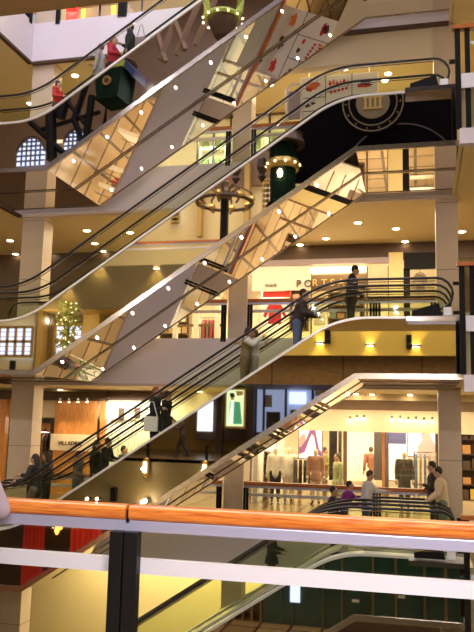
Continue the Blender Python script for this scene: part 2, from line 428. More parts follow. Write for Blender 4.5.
# ------------------------------------------------------------------ people
def remesh(mb, voxel, it=3):
    bmesh.ops.recalc_face_normals(mb.bm, faces=mb.bm.faces[:])
    me = bpy.data.meshes.new('tmp'); mb.bm.to_mesh(me); mb.bm.free()
    o = bpy.data.objects.new('tmp', me); C.objects.link(o)
    m = o.modifiers.new('r', 'REMESH'); m.mode = 'VOXEL'; m.voxel_size = voxel
    s = o.modifiers.new('s', 'SMOOTH'); s.factor = .5; s.iterations = it
    bpy.context.view_layer.update()
    r = bpy.data.meshes.new_from_object(o.evaluated_get(bpy.context.evaluated_depsgraph_get()))
    bpy.data.objects.remove(o); bpy.data.meshes.remove(me)
    return r
SKIN = mat('skin', (.55, .33, .22), .55)
SKIN_D = mat('skin_tan', (.38, .21, .13), .55)
def limb(mb, pts, rs):
    for (a, b), (r0, r1) in zip(zip(pts, pts[1:]), zip(rs, rs[1:])):
        mb.tube([a, a.lerp(b, .5), b], [r0, (r0+r1)/2, r1], 10)
    for p, r in zip(pts, rs): mb.ball(p, r, 10)
ARMS = {
    'down': ((-.03, .05, -.29), (.05, .06, -.54)), 'rail': ((.06, .09, -.26), (.30, .07, -.30)),
    'reach': ((.20, .03, -.20), (.44, -.02, -.20)), 'up': ((.22, .02, -.14), (.40, -.08, .02)),
    'hold': ((.02, .07, -.28), (.22, -.08, -.24)), 'hug': ((.20, .03, -.12), (.42, -.12, -.08)),
    'back': ((-.12, .05, -.26), (-.10, .05, -.50)), 'low': ((.05, .06, -.28), (.24, .02, -.42)), 'lean': ((.10, .10, -.26), (.30, -.16, -.28))}
def person(loc, h=2.05, face=0, arms=('down', 'down'), legs='stand', lean=0., nod=0., top=(.1, .1, .1), pants=(.05, .05, .08), hair=(.03, .02, .015),
           hairlen=0, coat=0, sleeve=None, shoes=(.02, .02, .02), label='', skin='skin', cat='person', vox=.02, bald=False, group=None, fine=False):
    V = Vector; k = h/1.72
    hip = V((0, 0, .92)); waist = V((lean*.12, 0, 1.10)); chest = V((lean*.32, 0, 1.31)); neck = V((lean*.5, 0, 1.45))
    head = neck + V((.02+nod*.07, 0, .15-abs(nod)*.02))
    L = {'stand': ((0, .02, .0, 0), (0, -.02, .02, 0)), 'walk': ((.17, .10, .24, 0), (-.05, -.2, -.28, .04)), 'step': ((.24, .22, .26, .2), (.02, -.02, -.03, 0)), 'sit': ((.4, .42, .4, 0), (.4, .42, .4, 0))}[legs]
    leg = []
    for sgn, (kx, kz_, ax, az) in zip((1, -1), L):
        kx_, ax_ = kx, ax
        kz = .48 + (az*.8 if legs == 'step' else .01*abs(kx)); 
        leg.append([V((0, .085*sgn, .90)), V((kx_, .095*sgn, kz)), V((ax_, .10*sgn, .09+az))])
    arm = []
    for sgn, nm in zip((1, -1), arms):
        e, w = ARMS[nm]; s0 = V((lean*.42, .19*sgn, 1.40))
        arm.append([s0, s0+V((e[0], e[1]*sgn, e[2])), s0+V((w[0], w[1]*sgn, w[2]))])
    # --- the body, one surface
    b = MB()
    limb(b, [hip, waist, chest], [.125, .115, .13]); b.ball(chest+V((0, 0, .03)), (.10, .17, .12)); b.ball(hip, (.11, .16, .12))
    limb(b, [chest+V((0, 0, .05)), neck, head-V((0, 0, .03))], [.09, .055, .055])
    R = Matrix.Rotation(nod*.6, 3, 'Y')
    b.ball(head, (.095, .075, .115), 14, R); b.ball(head+R@V((.035, 0, -.055)), (.06, .055, .06), 10)
    b.tube([head+R@V((.085, 0, .02)), head+R@V((.115, 0, -.02))], [.010, .017], 6); 
    for sy in (1, -1): b.ball(head+R@V((-.005, .077*sy, -.01)), (.022, .012, .034), 8)
    for a in arm: limb(b, [chest+V((0, 0, .07))]+a, [.07, .062, .043, .030])
    for l in leg: limb(b, l, [.095, .062, .042]); b.tube([l[2]-V((.05, 0, .03)), l[2]+V((.15, 0, -.05))], [.04, .03], 8)
    me = remesh(b, vox)
    hb = bmesh.new(); hb.from_mesh(me); H = MB(); H.bm.free(); H.bm = hb
    for sgn, a in zip((1, -1), arm):
        d = (a[2]-a[1]).normalized(); side = d.cross(V((0, 0, 1))); side = (side if side.length > .1 else V((0, 1, 0))).normalized(); up = side.cross(d)
        p = a[2]+d*.05
        H.tube([a[2]-d*.02, p, a[2]+d*.095], [.027, .038, .034], 10)
        H.ball(p+d*.0, (.036, .036, .034), 8)
        for j, (o_, ln) in enumerate(((-.027, .068), (-.009, .078), (.009, .074), (.026, .058))):
            q0 = a[2]+d*.085+side*o_; q1 = q0+d*ln*.5-up*.006; q2 = q1+d*ln*.32-up*.022; q3 = q2+d*ln*.12-up*.024
            H.tube([q0, q1, q2, q3], [.0105, .0095, .0085, .006], 6)
        t0 = a[2]+d*.03+side*(.03*-sgn); H.tube([t0, t0+d*.03+side*(-.025*sgn), t0+d*.062+side*(-.030*sgn)-up*.012], [.013, .011, .008], 6)
    root = H.build('person' if cat == 'person' else cat, skin, smooth=True)
    root.data.transform(Matrix.Scale(k, 4))
    # --- clothes and hair
    def part(mb, name, m, v=vox):
        m2 = remesh(mb, v, 2); m2.transform(Matrix.Scale(k, 4))
        for p in m2.polygons: p.use_smooth = True
        m2.materials.clear(); m2.materials.append(m); o = bpy.data.objects.new(name, m2); C.objects.link(o); o.parent = root; return o
    def cm(c, r=.8): return mat('cloth_%.3f_%.3f_%.3f' % c, c, r, noise=.18, nscale=9)
    j = MB(); hem = .86 - coat
    limb(j, [V((0, 0, max(hem, .86))), waist, chest], [.155, .140, .15]); j.ball(chest+V((0, 0, .03)), (.125, .195, .135)); j.ball(V((0, 0, .92)), (.14, .185, .12))
    j.tube([chest, neck+V((-.01, 0, .01))], [.11, .075], 12)
    if coat: j.tube([V((0, 0, .95)), V((0, 0, hem))], [.17, .21], 14)
    for a in arm: limb(j, [chest+V((0, 0, .07))]+[a[0], a[1], a[1].lerp(a[2], .95)], [.09, .085, .062, .047])
    part(j, 'jacket', cm(top))
    if sleeve:
        s_ = MB()
        for a in arm: limb(s_, [a[0].lerp(a[1], .15), a[1], a[1].lerp(a[2], .96)], [.096, .072, .054])
        part(s_, 'sleeves', cm(sleeve))
    t = MB(); t.ball(V((0, 0, .93)), (.135, .175, .11))
    for l in leg: limb(t, [l[0], l[1], l[1].lerp(l[2], .93)], [.118, .083, .066])
    part(t, 'trousers', cm(pants))
    sh = MB()
    for l in leg:
        a = l[2]; sh.tube([a+V((-.06, 0, -.045)), a+V((.04, 0, -.05)), a+V((.17, 0, -.06))], [.042, .046, .034], 10)
    part(sh, 'shoes', cm(shoes, .4), .012)
    if not bald:
        hr = MB(); hr.ball(head+R@V((-.022, 0, .028)), (.098, .088, .108), 12, R)
        if hairlen: limb(hr, [head+R@V((-.05, 0, 0)), head+V((-.075, 0, -.10)), head+V((-.085, 0, -.10-hairlen))], [.085, .075, .045])
        part(hr, 'hair', cm(hair, .6))
    e = MB()
    for sy in (1, -1): e.ball(head+R@V((.086, .032*sy, .012)), .011, 8)
    e.bm.transform(Matrix.Scale(k, 4)); e.build('eyes', 'black', root)
    mo = MB().box(.0, .012, -.022, .022, -.004, .004); mo.bm.transform(Matrix.Scale(k, 4)@Matrix.Translation(head+R@V((.092, 0, -.06)))); mo.build('mouth', 'red_cloth', root)
    root.location = loc; root.rotation_euler = (0, 0, face)
    return tag(root, label, cat, group)
def rider(px, py, Y, k, **kw):          # someone on the escalator k at depth Y, crown of the head seen at px, py
    p = at(px, py, Y); z = deck_z(k, p.x) - (.22 if -11 < p.x < -2.3 else .04)
    h = p.z - z; print('rider', px, py, 'x %.2f h %.2f' % (p.x, h))
    return person((p.x, Y, z), h=max(1.8, min(2.15, h)), **kw)
def stander(px, py, F, h=2.05, Y=None, **kw):
    p = at(px, py, Y); print('stander', px, py, 'h %.2f' % (p.z-F))
    return person((p.x, Y, F), h=max(1.75, min(2.2, p.z-F)), **kw)
def bag(loc, size, m, label, rz=0):
    r = empty('shoulder_bag', loc, rz, label, 'bag')
    a, b, c = size
    MB().box(-a/2, a/2, -b/2, b/2, -c/2, c/2).build('bag_body', m, r, bevel=.03)
    MB().box(-a/2+.01, a/2-.01, -b/2-.012, -b/2, c*.05, c/2-.02).build('flap', m, r)
    MB().tube([(-a/2+.02, 0, c/2), (-a*.1, 0, c/2+.42), (a*.12, 0, c/2+.42), (a/2-.02, 0, c/2)], .014, 6).build('strap', m, r)
    return r
P1, P2 = 20.43, 22.37
RT, LF = 0., math.pi
# the busy escalator
rider(246, 327, P1+.2, 0, face=RT-.15, arms=('hug', 'up'), lean=.15, top=(.22, .15, .07), sleeve=(.85, .8, .72), pants=(.16, .11, .05), hair=(.015, .01, .01), hairlen=.08, label='woman in brown vest over white sleeves, embracing the man beside her on the escalator')
rider(255, 331, P1+.55, 0, face=LF+.3, arms=('hug', 'down'), top=(.62, .56, .5), pants=(.35, .30, .24), hair=(.12, .05, .03), label='man in light grey jacket hugged by a woman in a brown vest')
rider(298, 289, P1+.4, 0, face=RT, arms=('rail', 'rail'), lean=.25, top=(.045, .03, .03), pants=(.10, .14, .30), hair=(.05, .02, .01), label='rider in dark jacket and blue jeans leaning forward before the fashion sign')
rider(351, 263, P2-.1, 0, face=RT, arms=('low', 'rail'), lean=.1, nod=.5, top=(.02, .018, .022), pants=(.05, .04, .04), hair=(.02, .015, .012), label='man in black jacket looking down at the top of the escalator')
rider(156, 387, P1+.2, 0, face=RT, arms=('down', 'hold'), coat=.25, top=(.02, .018, .025), pants=(.03, .03, .03), hair=(.22, .07, .03), hairlen=.1, label='red-haired woman in a long black coat with a white bag')
rider(166, 391, P2-.3, 0, face=RT, arms=('down', 'low'), lean=.1, coat=.2, top=(.03, .026, .03), pants=(.03, .03, .03), hair=(.03, .02, .02), label='companion in black coat right beside the red-haired woman')
q = at(151, 424, P1-.22); bag((q.x, P1-.22, q.z), (.40, .13, .42), 'paper_white', 'square white shoulder bag worn by the red-haired woman in black')
rider(105, 438, P2, 0, face=RT, arms=('rail', 'rail'), lean=.2, top=(.03, .03, .03), pants=(.03, .03, .04), label='man in black jacket low on the busy escalator, bent forward')
rider(97, 440, P2+.4, 0, face=RT, arms=('down', 'down'), top=(.025, .02, .02), pants=(.03, .03, .04), hairlen=.1, label='dark-haired rider in the far lane, behind the bent man in black')
stander(124, 443, FL[0], Y=27, face=RT, arms=('down', 'rail'), top=(.05, .045, .05), pants=(.04, .04, .04), label='dark figure strolling behind the escalator before the white-curtained shop window')
rider(79, 451, P2-.1, 0, face=RT, arms=('down', 'rail'), top=(.26, .21, .19), pants=(.12, .10, .12), hair=(.03, .02, .02), label='short-haired rider in a taupe jacket near the foot of the escalator')
rider(38, 447, P1-.1, 0, face=LF, arms=('rail', 'reach'), lean=.1, legs='walk', top=(.03, .025, .02), pants=(.16, .12, .08), hair=(.05, .03, .02), hairlen=.2, label='long-haired woman in dark jacket striding off at the escalator foot')
rider(47, 451, P2, 0, face=LF, arms=('down', 'down'), top=(.05, .03, .02), pants=(.05, .04, .04), hair=(.05, .03, .02), hairlen=.1, label='person in dark brown behind the striding long-haired woman')
# the highest escalator
rider(58, 88, P1+.3, 2, face=RT, arms=('hold', 'hold'), top=(.6, .04, .03), pants=(.08, .06, .06), hair=(.05, .03, .03), label='child-sized rider in red at the foot of the highest escalator')
rider(83, 74, P2, 2, face=RT, arms=('rail', 'down'), top=(.42, .5, .68), pants=(.4, .42, .5), hair=(.3, .06, .05), label='rider in light blue top low on the highest escalator')
rider(101, 44, P1-.1, 2, face=LF, arms=('down', 'hold'), top=(.6, .56, .6), pants=(.4, .4, .45), hair=(.1, .05, .04), label='rider in pale grey behind the person in the red coat')
rider(114, 30, P1+.2, 2, face=RT, arms=('hold', 'rail'), coat=.3, top=(.5, .02, .04), pants=(.05, .02, .03), hair=(.04, .02, .02), hairlen=.05, label='person in a crimson coat on the highest escalator')
rider(131, 24, P1, 2, face=LF+.3, arms=('down', 'hold'), coat=.3, top=(.025, .03, .03), pants=(.03, .03, .03), hair=(.03, .02, .02), label='person in a black coat facing the crimson coat on the highest escalator')
q = at(144, 47, P1); bag((q.x, P1-.3, q.z-.05), (.3, .16, .4), 'mauve', 'purplish shopping bag beside the person in the black coat on high')
# top of the lowest escalator
rider(343, 483, P2, -1, face=RT, arms=('reach', 'rail'), lean=.35, top=(.24, .03, .28), pants=(.04, .03, .06), hair=(.04, .02, .03), label='person in purple jacket leaning forward at the far handrail')
rider(333, 486, P2+.25, -1, face=RT, arms=('down', 'rail'), top=(.05, .03, .05), pants=(.04, .03, .06), hair=(.03, .02, .02), label='dark figure half hidden behind the purple jacket')
rider(366, 470, P2-.1, -1, face=RT, arms=('reach', 'down'), lean=.12, nod=.4, top=(.70, .68, .74), pants=(.10, .11, .18), hair=(.10, .05, .03), label='man in a whitish hooded sweatshirt reaching along the handrail')
rider(442, 462, P2-.1, -1, face=LF, arms=('low', 'low'), lean=.12, nod=.3, top=(.74, .60, .40), pants=(.16, .22, .18), hair=(.02, .015, .01), label='man in a cream sweater facing left beside the right-hand pillar')
stander(433, 461, FL[0], Y=23.75, face=LF, arms=('hold', 'low'), nod=.3, top=(.03, .02, .025), pants=(.05, .05, .05), hair=(.02, .015, .01), label='person in black T-shirt close behind the man in cream')
rider(272, 541, P2, -1, face=RT, arms=('rail', 'rail'), coat=.1, top=(.02, .02, .02), pants=(.03, .03, .03), label='dark-clad rider halfway up the lowest escalator, seen under the foreground rail')
# shoppers
stander(338, 453, FL[0], Y=27.5, face=LF+.4, arms=('down', 'down'), coat=.3, top=(.34, .36, .16), pants=(.3, .28, .18), hair=(.1, .06, .03), label='shopper in a pale green coat behind the railing outside the glass door')
stander(371, 441, FL[0], Y=35.5, face=1.9, arms=('down', 'down'), top=(.24, .09, .04), pants=(.66, .52, .36), hair=(.06, .03, .02), label='shopper in a rust-brown jacket inside the doorway, seen from behind')
stander(325, 441, FL[0], Y=33, face=RT, arms=('hold', 'hold'), top=(.22, .19, .05), pants=(.2, .15, .08), hair=(.05, .03, .02), label='shopper in olive jacket inside the shop left of the door')
# somebody at the camera's own rail, mostly out of the frame on the left
person((-3.22, 4.66, NF), h=1.86, face=math.pi/2-.25, arms=('lean', 'lean'), lean=.35, top=(.44, .36, .42), pants=(.1, .1, .14), hair=(.05, .03, .02), label='person in mauve-grey sleeves leaning on the foreground rail, only an elbow showing', vox=.016)
# ------------------------------------------------------------------ ceiling lamps
def downlight(p, r, label):
    o = empty('ceiling_downlight', p, 0, label, 'ceiling light', 'round downlights in the gallery ceilings')
    MB().lathe([(r*1.25, 0), (r*1.25, -.03), (r, -.03), (r, 0)], (0, 0, 0), 18).build('trim_ring', 'cream_white', o)
    MB().cyl((0, 0, -.035), r*.95, .02).build('lens', 'lamp_warm', o); return o
dl = {2: [(87, 230), (95, 243), (103, 253), (48, 252), (10, 240), (326, 238), (358, 222), (396, 228), (405, 243), (462, 231), (300, 250), (172, 262), (130, 232), (250, 226), (15, 262)],
      3: [(30, 103), (75, 75), (89, 92), (345, 68), (388, 73), (420, 84), (385, 80), (401, 60), (270, 84), (60, 118)],
      1: [(20, 391), (60, 393), (200, 392), (310, 397), (340, 396), (372, 398), (410, 397), (356, 404)]}
where = {2: 'glowing round downlight in the yellowish ceiling above the middle gallery', 3: 'glowing round downlight in the ceiling high under the top gallery', 1: 'glowing round downlight in the low ceiling over the clothes shops'}
for k, L in dl.items():
    for px, py in L:
        p = atz(px, py, SO[k]); y = min(max(p.y, 13), YB-.3); 
        downlight(Vector((p.x*y/p.y, y, SO[k]-.0)), .13 if k != 1 else .1, where[k])

# ------------------------------------------------------------------ shops behind the galleries
def rect(px0, py0, px1, py1, Y, d=.1, mb=None):      # a board standing at depth Y
    a, b = at(px0, py1, Y), at(px1, py0, Y)
    return (mb or MB()).box(a.x, b.x, Y, Y+d, a.z, b.z)
# shop rooms: back walls, ceilings
for k, zc in ((0, .35), (1, 6.9), (2, 12.9), (3, 19.5)):
    struct('wall_shop_%d' % (k+1), MB().box(-13.2, 3.5, 38, 38.2, FL[k], zc), 'cream')
    struct('ceiling_shop', MB().box(-13.2, 14, YB, 38, zc, zc+.1), 'cream_white')
    struct('trim_header_%d' % (k+1), MB().box(-30, 14, YB-.05, YB+.05, zc-.35 if k != 0 else -.1, SO[k+1]), 'brown_dark' if k in (1,) else 'cream')
for k in (0, 1, 2):
    for j, x in enumerate((-13.2, -6.5, 1.0, 4.6)): struct('wall_divider_%d' % (k*4+j+1), MB().box(x, x+.15, YB, 38, FL[k], SO[k+1]), 'cream_white')

# --- middle gallery: the shop with the pale sign band
sf = empty('storefront', (0, 0, 0), 0, 'cream shop front with dark letters behind the middle gallery, red top displayed', 'shop front')
rect(246, 257, 389, 266, YB-.3, .25).build('header_panel', 'mauve', sf)
rect(247, 266, 311, 291, YB-.2, .12).build('sign_band', 'cream_white', sf)
rect(311, 266, 366, 273, YB-.2, .12).build('light_trough', 'lamp_soft', sf)
rect(312, 274, 366, 291, YB-.05, .1).build('sign_board', 'brown_mid', sf)
p = at(296, 284, YB-.25); text('P O', .42, 'sign_text', (p.x, YB-.26, p.z), sf, align='LEFT')
p = at(312, 283.3, YB-.25); text('R T S A I L', .42, 'gold', (p.x, YB-.26, p.z), sf, align='LEFT')
p = at(265, 285, YB-.25); text('LE CLUB', .13, 'sign_text', (p.x, YB-.26, p.z), sf, align='LEFT')
for x in (248, 310, 366, 388): rect(x, 266, x+2, 345, YB-.15, .2).build('frame_post', 'brown_mid' if x > 300 else 'champagne', sf)
rect(263, 291, 290, 297, YB-.1, .1).build('awning', 'red_cloth', sf)
rect(389, 252, 403, 345, YB-.25, .3).build('side_pier', 'pale_yellow_wall', sf)
pier = empty('storefront', (0, 0, 0), 0, 'dark-framed bright shop window under a black panel, left of the right pillar', 'shop front')
rect(404, 252, 437, 269, YB-.3, .2).build('header_panel', 'black', pier)
rect(404, 268, 410, 345, YB-.2, .1).build('frame_post', 'black', pier)
rect(411, 268, 437, 345, YB-.1, .03).build('window_glass', 'shop_glass', pier)
for y in (285, 300, 313): rect(411, y, 437, y+1.6, YB+.2, .5).build('shelf', 'champagne', pier)
# left of the centre pillar
sl = empty('storefront', (0, 0, 0), 0, 'glowing shop front with white columns left of the centre pillar, middle gallery', 'shop front')
for x in (150, 172, 193, 214): rect(x, 285, x+6, 345, YB-.2, .25).build('column', 'cream_white', sl)
rect(120, 280, 222, 298, YB-.2, .2).build('sign_band', 'cream', sl)
rect(120, 310, 222, 313, YB-.1, .1).build('shelf', 'brown_mid', sl)
rect(120, 324, 222, 327, YB-.1, .1).build('shelf', 'brown_mid', sl)
# brown wall at the left of the middle gallery, with mustard panels
struct('wall_brown', MB().box(-30, at(150, 300, YB).x, YB-.1, YB, FL[1], SO[2]), 'brown_dark')

# --- clothes and goods
def garment(px, py, Y, col, label, w=.55, h=.8):
    p = at(px, py, Y); g = empty('hanging_garment', p, 0, label, 'clothes', None); c = mat('cloth_%.3f_%.3f_%.3f' % col, col, .8, noise=.2, nscale=9)
    b = MB(); b.prism([(-w*.34, -h), (w*.34, -h), (w*.32, -.2), (w*.5, -.5), (w*.62, -.42), (w*.36, .02), (w*.12, .06), (-w*.12, .06), (-w*.36, .02), (-w*.62, -.42), (-w*.5, -.5), (-w*.32, -.2)], -.09, .09)
    b.build('cloth', c, g, bevel=.03); MB().tube([(-w*.3, 0, .04), (0, 0, .12), (w*.3, 0, .04)], .012, 5).tube([(0, 0, .12), (0, 0, .26)], .01, 5).build('hanger', 'dark_metal', g)
    return g
def rack(px0, px1, pytop, Y, F, cols, label):
    a, b = at(px0, pytop, Y), at(px1, pytop, Y); r = empty('clothes_rack', (a.x, Y, F), 0, label, 'clothes rack'); W = b.x-a.x; H = a.z-F
    MB().tube([(0, 0, H), (W, 0, H)], .025, 6).build('rail_tube', 'silver', r)
    for x in (0, W): MB().tube([(x, 0, 0), (x, 0, H)], .025, 6).box(x-.04, x+.04, -.3, .3, 0, .04).build('stand', 'silver', r)
    nn = max(3, int(W/.16))
    for j in range(nn):
        c = random.choice(cols); x = .08+(W-.16)*j/(nn-1); l = H*random.uniform(.5, .7); hw = .22
        g = empty('hanging_garment', (a.x+x, Y, F+H-.06), 0, 'garment hanging on the %s' % label.replace(' of ', ' with ', 1) if False else 'garment on the ' + label.split(',')[0], 'clothes', 'garments on the ' + label.split(',')[0])
        b_ = MB(); s_ = [(-hw*.8, -l), (hw*.8, -l), (hw, -.25), (hw*.6, -.06), (0, 0), (-hw*.6, -.06), (-hw, -.25)]
        v0 = [b_.bm.verts.new((-.05, q[0], q[1])) for q in s_]; v1 = [b_.bm.verts.new((.05, q[0], q[1])) for q in s_]
        b_.bm.faces.new(v0); b_.bm.faces.new(v1[::-1])
        for i_ in range(len(s_)): b_.bm.faces.new((v0[i_], v1[i_], v1[(i_+1) % len(s_)], v0[(i_+1) % len(s_)]))
        b_.build('cloth', mat('cloth_%.3f_%.3f_%.3f' % c, c, .8, noise=.2, nscale=9), g)
    return r
def shelving(px0, px1, py0, py1, Y, n_, cols, label, frame='brown_mid'):
    a, b = at(px0, py1, Y), at(px1, py0, Y); r = empty('shop_shelving', (a.x, Y, a.z), 0, label, 'shelves'); W, H = b.x-a.x, b.z-a.z
    MB().box(0, W, .38, .42, 0, H).build('back_panel', frame, r)
    for x in (0, W): MB().box(x-.03, x+.03, 0, .4, 0, H).build('upright', frame, r)
    for j in range(n_+1): MB().box(0, W, 0, .4, H*j/n_-.02, H*j/n_+.02).build('shelf', frame, r)
    for j in range(n_):
        x = .08
        while x < W-.3:
            w = random.uniform(.2, .34); hh = H/n_*random.uniform(.35, .75); c = random.choice(cols)
            o = MB().box(-w/2, w/2, -.12, .12, 0, hh).build('folded_clothes', mat('cloth_%.3f_%.3f_%.3f' % c, c, .8, noise=.2, nscale=9), bevel=.02)
            o.location = (a.x+x+w/2, Y+.18, a.z+H*j/n_+.02); tag(o, 'folded stack lying on the ' + label.split(',')[0], 'clothes', 'folded stacks on the ' + label.split(',')[0]); x += w+.06
    return r
garment(275, 306, YB-.0, (.62, .03, .04), 'red short-sleeved top hanging in the window under the letters', .8, .75)
garment(320, 306, YB+.2, (.75, .66, .5), 'cream top hanging right of the red one', .7, .8)
garment(420, 275, YB+.6, (.7, .6, .55), 'pale garment in the dark-framed window beside the right pillar', .6, .8)
shelving(290, 308, 290, 330, YB+1.5, 4, [(.6, .3, .2), (.8, .7, .5), (.5, .4, .3)], 'tall brown shelving under the letters, middle gallery')
shelving(328, 364, 292, 345, YB+1.5, 4, [(.75, .65, .5), (.5, .25, .15), (.2, .25, .3)], 'wide brown shelving right of the letters, middle gallery')
shelving(160, 190, 288, 345, YB+2, 5, [(.8, .6, .2), (.6, .4, .2), (.85, .75, .5)], 'shelving behind white columns, left of the centre pillar')
rack(196, 218, 318, YB+.8, FL[1], [(.3, .2, .15), (.75, .7, .6), (.5, .1, .1)], 'rack left of the middle gallery centre pillar')

# --- lower gallery, left: wooden wall with sign
ws = empty('storefront', (0, 0, 0), 0, 'orange wooden shop front with pale sign band, left end of the lower gallery', 'shop front')
YW = YB-.4
rect(50, 398, 96, 500, YW, .3).build('wood_wall', 'panel_wood', ws)
rect(50, 435, 96, 450, YW-.06, .08).build('sign_band', 'cream', ws)
p = at(58, 443, YW-.1); text('VILLADRIS', .24, 'sign_text', (p.x, YW-.1, p.z), ws, align='LEFT')
rect(-8, 398, 7, 500, YW, .3).build('wood_wall', 'panel_wood', ws)
rect(96, 400, 105, 500, YW+.2, .3).build('wood_wall', 'panel_wood', ws)
rect(-8, 392, 105, 399, YW-.1, .4).build('header_panel', 'brown_dark', ws)
for i_, px in enumerate((60, 69, 78, 87)):
    p = at(px, 402, YW-.28); d = empty('ceiling_spotlight', p, 0, 'small spot washing the orange wooden shop wall, one of four', 'spotlight', 'spots over the orange wooden wall')
    MB().cyl((0, 0, .08), .06, .16).build('housing', 'silver', d); MB().cyl((0, 0, -.01), .045, .02).build('lens', 'lamp_warm', d)
    spot(Vector((p.x, p.y-.12, p.z-.05)), 60, (math.radians(12), 0, 0), .6, (1, .7, .35))
lp = at(36, 410, YB+.6); d = empty('hanging_lamp', lp, 0, 'glowing white cylinder lamp hanging left of the orange wooden wall', 'lamp')
MB().cyl((0, 0, -.3), .16, 1.0).build('lamp_shade', 'lamp_white', d, smooth=False); MB().tube([(0, 0, .2), (0, 0, .9)], .012, 5).build('cord', 'black', d)
rack(30, 50, 432, YB+.9, FL[0], [(.04, .03, .03), (.1, .05, .03), (.3, .12, .03)], 'rack of dark coats under the white cylinder lamp')
shelving(30, 50, 424, 452, YB+2.5, 3, [(.5, .2, .05), (.1, .05, .03)], 'orange-lit shelving behind the rack of dark coats', 'panel_wood')
cw = empty('storefront', (0, 0, 0), 0, 'white-curtained window with two dark pictures behind the busy escalator', 'shop front')
ctn = MB(); a, b = at(108, 478, YB), at(152, 405, YB); pts = []
nn = 60
for j in range(nn+1): pts.append((a.x+(b.x-a.x)*j/nn, YB+.1+.07*math.sin(j*1.3)))
lo = [ctn.bm.verts.new((x, y, a.z)) for x, y in pts]; hi = [ctn.bm.verts.new((x, y, b.z)) for x, y in pts]
for j in range(nn): ctn.bm.faces.new((lo[j], lo[j+1], hi[j+1], hi[j]))
ctn.build('curtain', 'cream_white', cw, smooth=True)
rect(118, 408, 124, 420, YB-.1, .05).build('picture', 'brown_dark', cw); rect(134, 408, 140, 418, YB-.1, .05).build('picture', 'brown_dark', cw)
rect(106, 402, 109, 500, YB-.15, .2).build('frame_post', 'cream_white', cw); rect(106, 392, 165, 400, YB-.3, .2).build('header_panel', 'brown_dark', cw); rect(150, 402, 153, 500, YB-.15, .2).build('frame_post', 'cream_white', cw)
area((at(130, 405, YB-1).x, YB-.9, .6), 3, .4, 60, (1, .9, .75), (math.radians(25), 0, 0))
# plant in front of the curtain
p = at(136, 470, YB-1); pl = empty('potted_plant', (p.x, YB-1, FL[0]), 0, 'leafy plant standing before the white curtains', 'plant')
MB().lathe([(.22, 0), (.3, .5), (.27, .5), (.2, .1)], (0, 0, 0), 16).build('pot', 'brown_dark', pl)
lf = MB()
for j in range(70):
    a = random.uniform(0, 6.28); r_ = random.uniform(.05, .75); z = random.uniform(.7, 2.1); c = Vector((r_*math.cos(a), r_*math.sin(a)*.6, z)); t = Vector((math.cos(a), math.sin(a), random.uniform(-.4, .5)))*.16; s_ = Vector((-math.sin(a), math.cos(a), 0))*.05
    v = [lf.bm.verts.new(q) for q in (c-t, c+s_, c+t, c-s_)]; lf.bm.faces.new(v)
for j in range(8):
    a = j*.8; lf.tube([(0, 0, .45), (.2*math.cos(a), .15*math.sin(a), 1.2), (.5*math.cos(a), .35*math.sin(a), 1.9)], .015, 5)
lf.build('leaves', 'foliage', pl)

# --- lower gallery, right: the bright clothes shops
js = empty('storefront', (0, 0, 0), 0, 'bright clothes shop front with silver-framed open doorway on the lower gallery', 'shop front')
rect(225, 404, 474, 428, YB-.25, .2).build('header_panel', 'cream', js)
for x in (249, 338, 385): rect(x, 428, x+3.5, 506, YB-.2, .2).build('frame_post', 'silver', js)
rect(338, 425, 389, 429, YB-.2, .2).build('door_lintel', 'silver', js)
rect(343, 430, 347, 500, YB+.2, .1).build('door_frame', 'brown_mid', js)
rect(253, 430, 338, 506, YB-.05, .03).build('window_glass', 'shop_glass', js); rect(389, 430, 438, 506, YB-.05, .03).build('window_glass', 'shop_glass', js)
rect(374, 428, 382, 480, YB+4, .2).build('inner_panel', 'sign_text', js)
rect(382, 428, 385, 500, YB+.3, .1).build('door_frame', 'panel_wood', js)
rect(345, 422, 375, 480, YB+6.5, .1).build('inner_wall', 'cream', js)
for a_ in ((329, 430, 337, 480), (253, 430, 262, 452), (436, 430, 440, 500)): rect(*a_, YB+1.0, .1).build('dark_panel', 'sign_text', js)
rect(225, 402, 474, 407, YB-.3, .2).build('light_slot', 'brown_mid', js)
xs = [228, 236, 244, 252, 262, 272, 282, 292, 302, 350, 357, 364, 392, 400, 408, 416, 424, 432]
for j, px in enumerate(xs):
    p = at(px, 420+random.uniform(-1.5, 2), YB-.4); o = empty('track_spotlight', p, 0, 'tiny warm spotlight in the row over the lower clothes shops', 'spotlight', 'tiny spotlights over the lower clothes shops')
    MB().cyl((0, 0, .08), .05, .14).build('housing', 'silver', o); MB().ball((0, -.02, -.02), .06, 8).build('bulb', 'lamp_warm', o)
def poster(px0, py0, px1, py1, Y, bg, shapes, label, glow=0, name='poster', frame='champagne'):
    a, b = at(px0, py1, Y), at(px1, py0, Y); r = empty(name, (a.x, Y, a.z), 0, label, 'poster'); W, H = b.x-a.x, b.z-a.z
    MB().box(-.04, W+.04, .0, .06, -.04, H+.04).build('frame', frame, r)
    MB().box(0, W, -.015, .0, 0, H).build('print', mat('print_%s' % label[:24], bg, .5, emit=glow, ecol=bg), r)
    for nm, col, pts in shapes:
        MB().prism([(W*x, H*z) for x, z in pts], -.03, -.016).build(nm, mat('ink_%.2f_%.2f_%.2f_%d' % (*col, glow > 0), col, .5, emit=glow*.8, ecol=col), r)
    return r
poster(299, 428, 322, 458, YB+.6, (.95, .88, .85), [('legs', (.35, .12, .25), [(.0, .12), (.25, .2), (.45, .62), (.55, .8), (.66, .72), (.8, .15), (1, .05), (1, .22), (.88, .3), (.7, .95), (.5, .98), (.32, .62), (.1, .38), (0, .35)]),
    ('figure', (.75, .45, .32), [(0, .35), (.12, .38), (.3, .6), (.24, .8), (.1, .75), (0, .6)])], 'white poster of a seated figure with bent legs in the shop window', .9)
